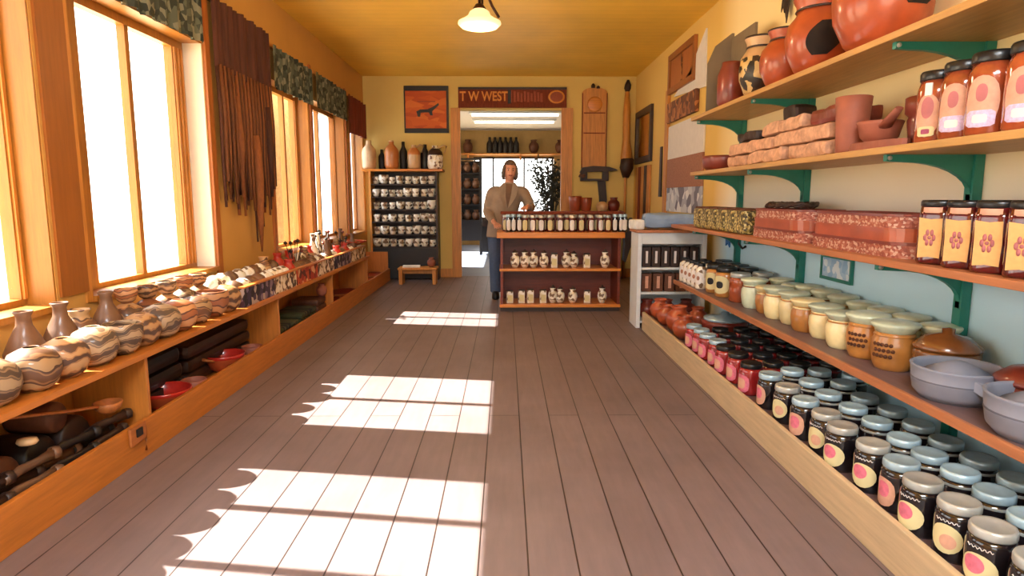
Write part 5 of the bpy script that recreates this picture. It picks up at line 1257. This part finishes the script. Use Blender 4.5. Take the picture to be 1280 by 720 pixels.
def right_wall_far():
    X = XR-.002
    # white shelf cabinet facing the viewer
    x0, x1, y0, y1 = 1.3, 1.98, 6.27, 6.62
    t = thing('white_cabinet', 'white painted open shelf cabinet with brown top at the shelf end', 'cabinet', ((x0+x1)/2, y0, 0))
    W = (x1-x0)/2; D = y1-y0
    for s in (-1, 1): MB().bb(s*W-(.04 if s > 0 else 0), s*W+(0 if s > 0 else .04), 0, D, 0, .95, 'white_paint', .003).build('side_panel', t)
    MB().bb(-W, W, D-.015, D, 0, .95, 'white_paint').build('back_panel', t)
    MB().bb(-W-.02, W+.02, -.02, D, .95, .978, 'shelf_edge', .004).build('top_board', t)
    for z in (.05, .34, .585): MB().bb(-W+.04, W-.04, .01, D-.015, z, z+.022, 'white_paint').build('shelf', t)
    MB().bb(-W+.04, W-.04, .01, .03, .84, .95, 'white_paint').build('top_rail', t)
    d = thing('dark_packet', '', 'packet'); MB().box((0, 0, .1), (.085, .11, .2), 'dark', .006).build('packet_body', d); MB().box((0, -.0565, .1), (.022, .004, .12), 'white').build('packet_label', d)
    p = Proto(d)
    for i in range(6): p.put((x0+.1+i*.094, y0+.1, .607), 0, 'dark packet with white strip, %s from the left on the upper cabinet shelf' % ORD[i], 'packets in the white cabinet')
    d = thing('brown_box', '', 'box'); MB().box((0, 0, .09), (.1, .12, .18), 'leather', .006).build('box_body', d); MB().box((0, -.0615, .095), (.03, .004, .12), 'pinkpale').build('box_label', d)
    p = Proto(d)
    for i in range(5): p.put((x0+.105+i*.115, y0+.1, .362), 0, 'brown box with pale strip, %s from the left on the middle cabinet shelf' % ORD[i], 'boxes in the white cabinet')
    lowp = Proto(tag(MB().lathe([(r*1.05, h*1.1) for r, h in PR['olla']], 'terra_dk', 18).build('clay_pot'), '', 'pot'))
    for i in range(3): lowp.put((x0+.14+i*.2, y0+.15, .072), i, 'dark red clay pot, %s from the left on the lowest cabinet shelf' % ORD[i], 'pots in the white cabinet')
    # soft goods on top
    t = thing('cloth_bundle', 'blue grey folded cloth bundle on the white cabinet', 'cloth', (1.62, 6.4, .978))
    mb = MB().box((0, 0, .075), (.5, .24, .15), 'blueprint', .05); bmesh.ops.subdivide_edges(mb.bm, edges=[e for e in mb.bm.edges if e.calc_length() > .08], cuts=5, use_grid_fill=True); mb.jitter(.02, 6)
    lo = min(v.co.z for v in mb.bm.verts)
    for v in mb.bm.verts: v.co.z -= lo
    mb.build('cloth_body', t)
    tag(MB().box((0, 0, .05), (.1, .2, .1), 'paper', .025, E(0, 0, .2)).build('white_bag', None, (1.31, 6.42, .978)), 'small white paper bag at the left end of the cabinet top', 'bag')
    # poster panels on the wall behind
    t = thing('wall_poster', 'tall wall panel, white above, rough brown in the middle and a faded photograph below', 'poster', (X, 6.72, 1.12))
    L = 1.46
    MB().bb(-.02, 0, 0, L, .64, 1.04, 'white', .004).build('white_panel', t); MB().bb(-.025, 0, 0, L, .29, .64, 'brownband', .004).build('brown_panel', t); MB().bb(-.02, 0, 0, L, 0, .29, 'photo', .004).build('photograph', t)
    tag(MB().bb(-.05, 0, 0, 1.2, 0, .24, 'carved', .012).build('carved_plaque', None, (X, 6.98, 2.2)), 'carved relief wooden plaque just above the white wall panel', 'plaque')
    tag(MB().poly([(0, 6.75, 2.42), (0, 8.0, 2.5), (0, 7.35, 2.68), (0, 6.8, 3.0)], (-.015, 0, 0), 'white').build('white_pennant', None, (X, 0, 0)), 'white triangular pennant above the carved plaque', 'pennant')
    def frame(y0, y1, z0, z1, m, mcanvas, label, name='picture_frame', cat='picture', w=.07):
        t = thing(name, label, cat, (X, y0, z0)); L = y1-y0; H = z1-z0
        f = MB(); f.bb(-.04, 0, 0, w, 0, H, m, .004).bb(-.04, 0, L-w, L, 0, H, m, .004).bb(-.04, 0, w, L-w, 0, w, m).bb(-.04, 0, w, L-w, H-w, H, m); f.build('frame', t)
        MB().bb(-.015, 0, w, L-w, w, H-w, mcanvas).build('picture_face', t)
        return t
    t = frame(7.12, 8.24, 2.55, 3.02, 'pier', 'post', 'rust wooden framed panel high on the right wall near the ceiling'); MB().bb(-.022, -.015, .53, .59, .07, .4, 'carved').build('centre_bar', t)
    frame(9.12, 10.2, 1.8, 2.58, 'dark', 'mirror', 'dark framed mirror on the right wall near the back corner', 'wall_mirror', 'mirror', .09)
    t = thing('slatted_panel', 'narrow upright slats of dark and honey wood under the wall mirror', 'panel', (X, 9.15, .95))
    for i, m in enumerate(('trim', 'dark', 'trim', 'redcloth', 'trim')): MB().bb(-.03, 0, i*.2, i*.2+.17, 0, .8, m, .004).build('slat', t)
    tag(MB().poly([(0, 8.42, 1.95), (0, 8.5, 1.95), (0, 8.52, 1.3), (0, 8.4, 1.3)], (-.02, 0, 0), 'dark').build('wooden_paddle', None, (X, .1, 0)), 'slim dark wooden paddle hung beside the wall mirror', 'paddle')
right_wall_far()

def lamp():
    t = thing('pendant_lamp', 'pendant ceiling lamp with opal bell glass shade and dark bronze stem', 'lamp', (-.2, 5.2, ZC))
    dz = -.165
    MB().lathe([(0, 0), (.07, 0), (.07, -.012), (.03, -.035), (0, -.035)], 'brass', 20).build('ceiling_rose', t)
    MB().tube([(0, 0, -.03), (0, 0, -.24+dz)], .011, 'brass', 8).tube([(.022, 0, -.03), (.022, 0, -.24+dz)], .009, 'brass', 8).build('stem', t)
    MB().tube([(.05, 0, -.01), (.06, 0, -.16+dz), (.1, 0, -.25+dz), (.15, -.02, -.335+dz)], .011, 'brass', 8).build('scroll_arm', t)
    MB().lathe([(0, -.23), (.03, -.235), (.05, -.265), (.05, -.275), (0, -.275)], 'brass', 18, (0, 0, dz)).build('shade_holder', t)
    MB().lathe([(.045, -.27), (.075, -.29), (.09, -.32), (.125, -.345), (.165, -.365), (.168, -.38), (.14, -.405), (.08, -.42), (0, -.425)], 'lampglass', 32, (0, 0, dz)).build('glass_shade', t)
lamp()

for q in Proto.every:
    if not q.used:
        for c in list(q.o.children): bpy.data.objects.remove(c)
        bpy.data.objects.remove(q.o)
# ------------------------------------------------------------------ light
w = bpy.data.worlds.new('sky'); S.world = w; w.use_nodes = True
nt = w.node_tree; nt.nodes.clear()
bg = nt.nodes.new('ShaderNodeBackground'); bg.inputs[0].default_value = (1.0, .985, .96, 1); bg.inputs[1].default_value = 3.4
ow = nt.nodes.new('ShaderNodeOutputWorld'); nt.links.new(bg.outputs[0], ow.inputs[0])
def light(name, kind, energy, col, loc, d, size=None, size_y=None):
    l = bpy.data.lights.new(name, kind); l.energy = energy; l.color = col[:3]
    o = bpy.data.objects.new(name, l); C.objects.link(o); o.location = loc
    o.rotation_euler = Vector(d).to_track_quat('-Z', 'Y').to_euler()
    if size: l.shape = 'RECTANGLE'; l.size = size; l.size_y = size_y or size
    return o
s = light('sun', 'SUN', 32, (1, .95, .86), (-8, 2, 8), (1, -.15, -1.01)); s.data.angle = math.radians(.6)
p = light('pendant_bulb', 'POINT', 25, (1, .78, .46), (-.2, 5.2, ZC-.72), (0, 0, -1)); p.data.shadow_soft_size = .12
light('cool_fill_light', 'AREA', 230, (.84, .93, 1), (0, -.6, ZC-.04), (0, .25, -1), 1.6, .8)  # unseen fill lamp added behind the camera

# ------------------------------------------------------------------ camera
cd = bpy.data.cameras.new('camera'); cam = bpy.data.objects.new('camera', cd); C.objects.link(cam)
cd.sensor_width = 36; cd.lens = 800/1280*36; cd.clip_start = .02
cam.location = (0, 0, 1.3); cam.rotation_euler = (math.radians(90-8.11), 0, math.radians(-.567))
S.camera = cam
S.view_settings.view_transform = 'Standard'; S.view_settings.look = 'None'; S.view_settings.exposure = .47
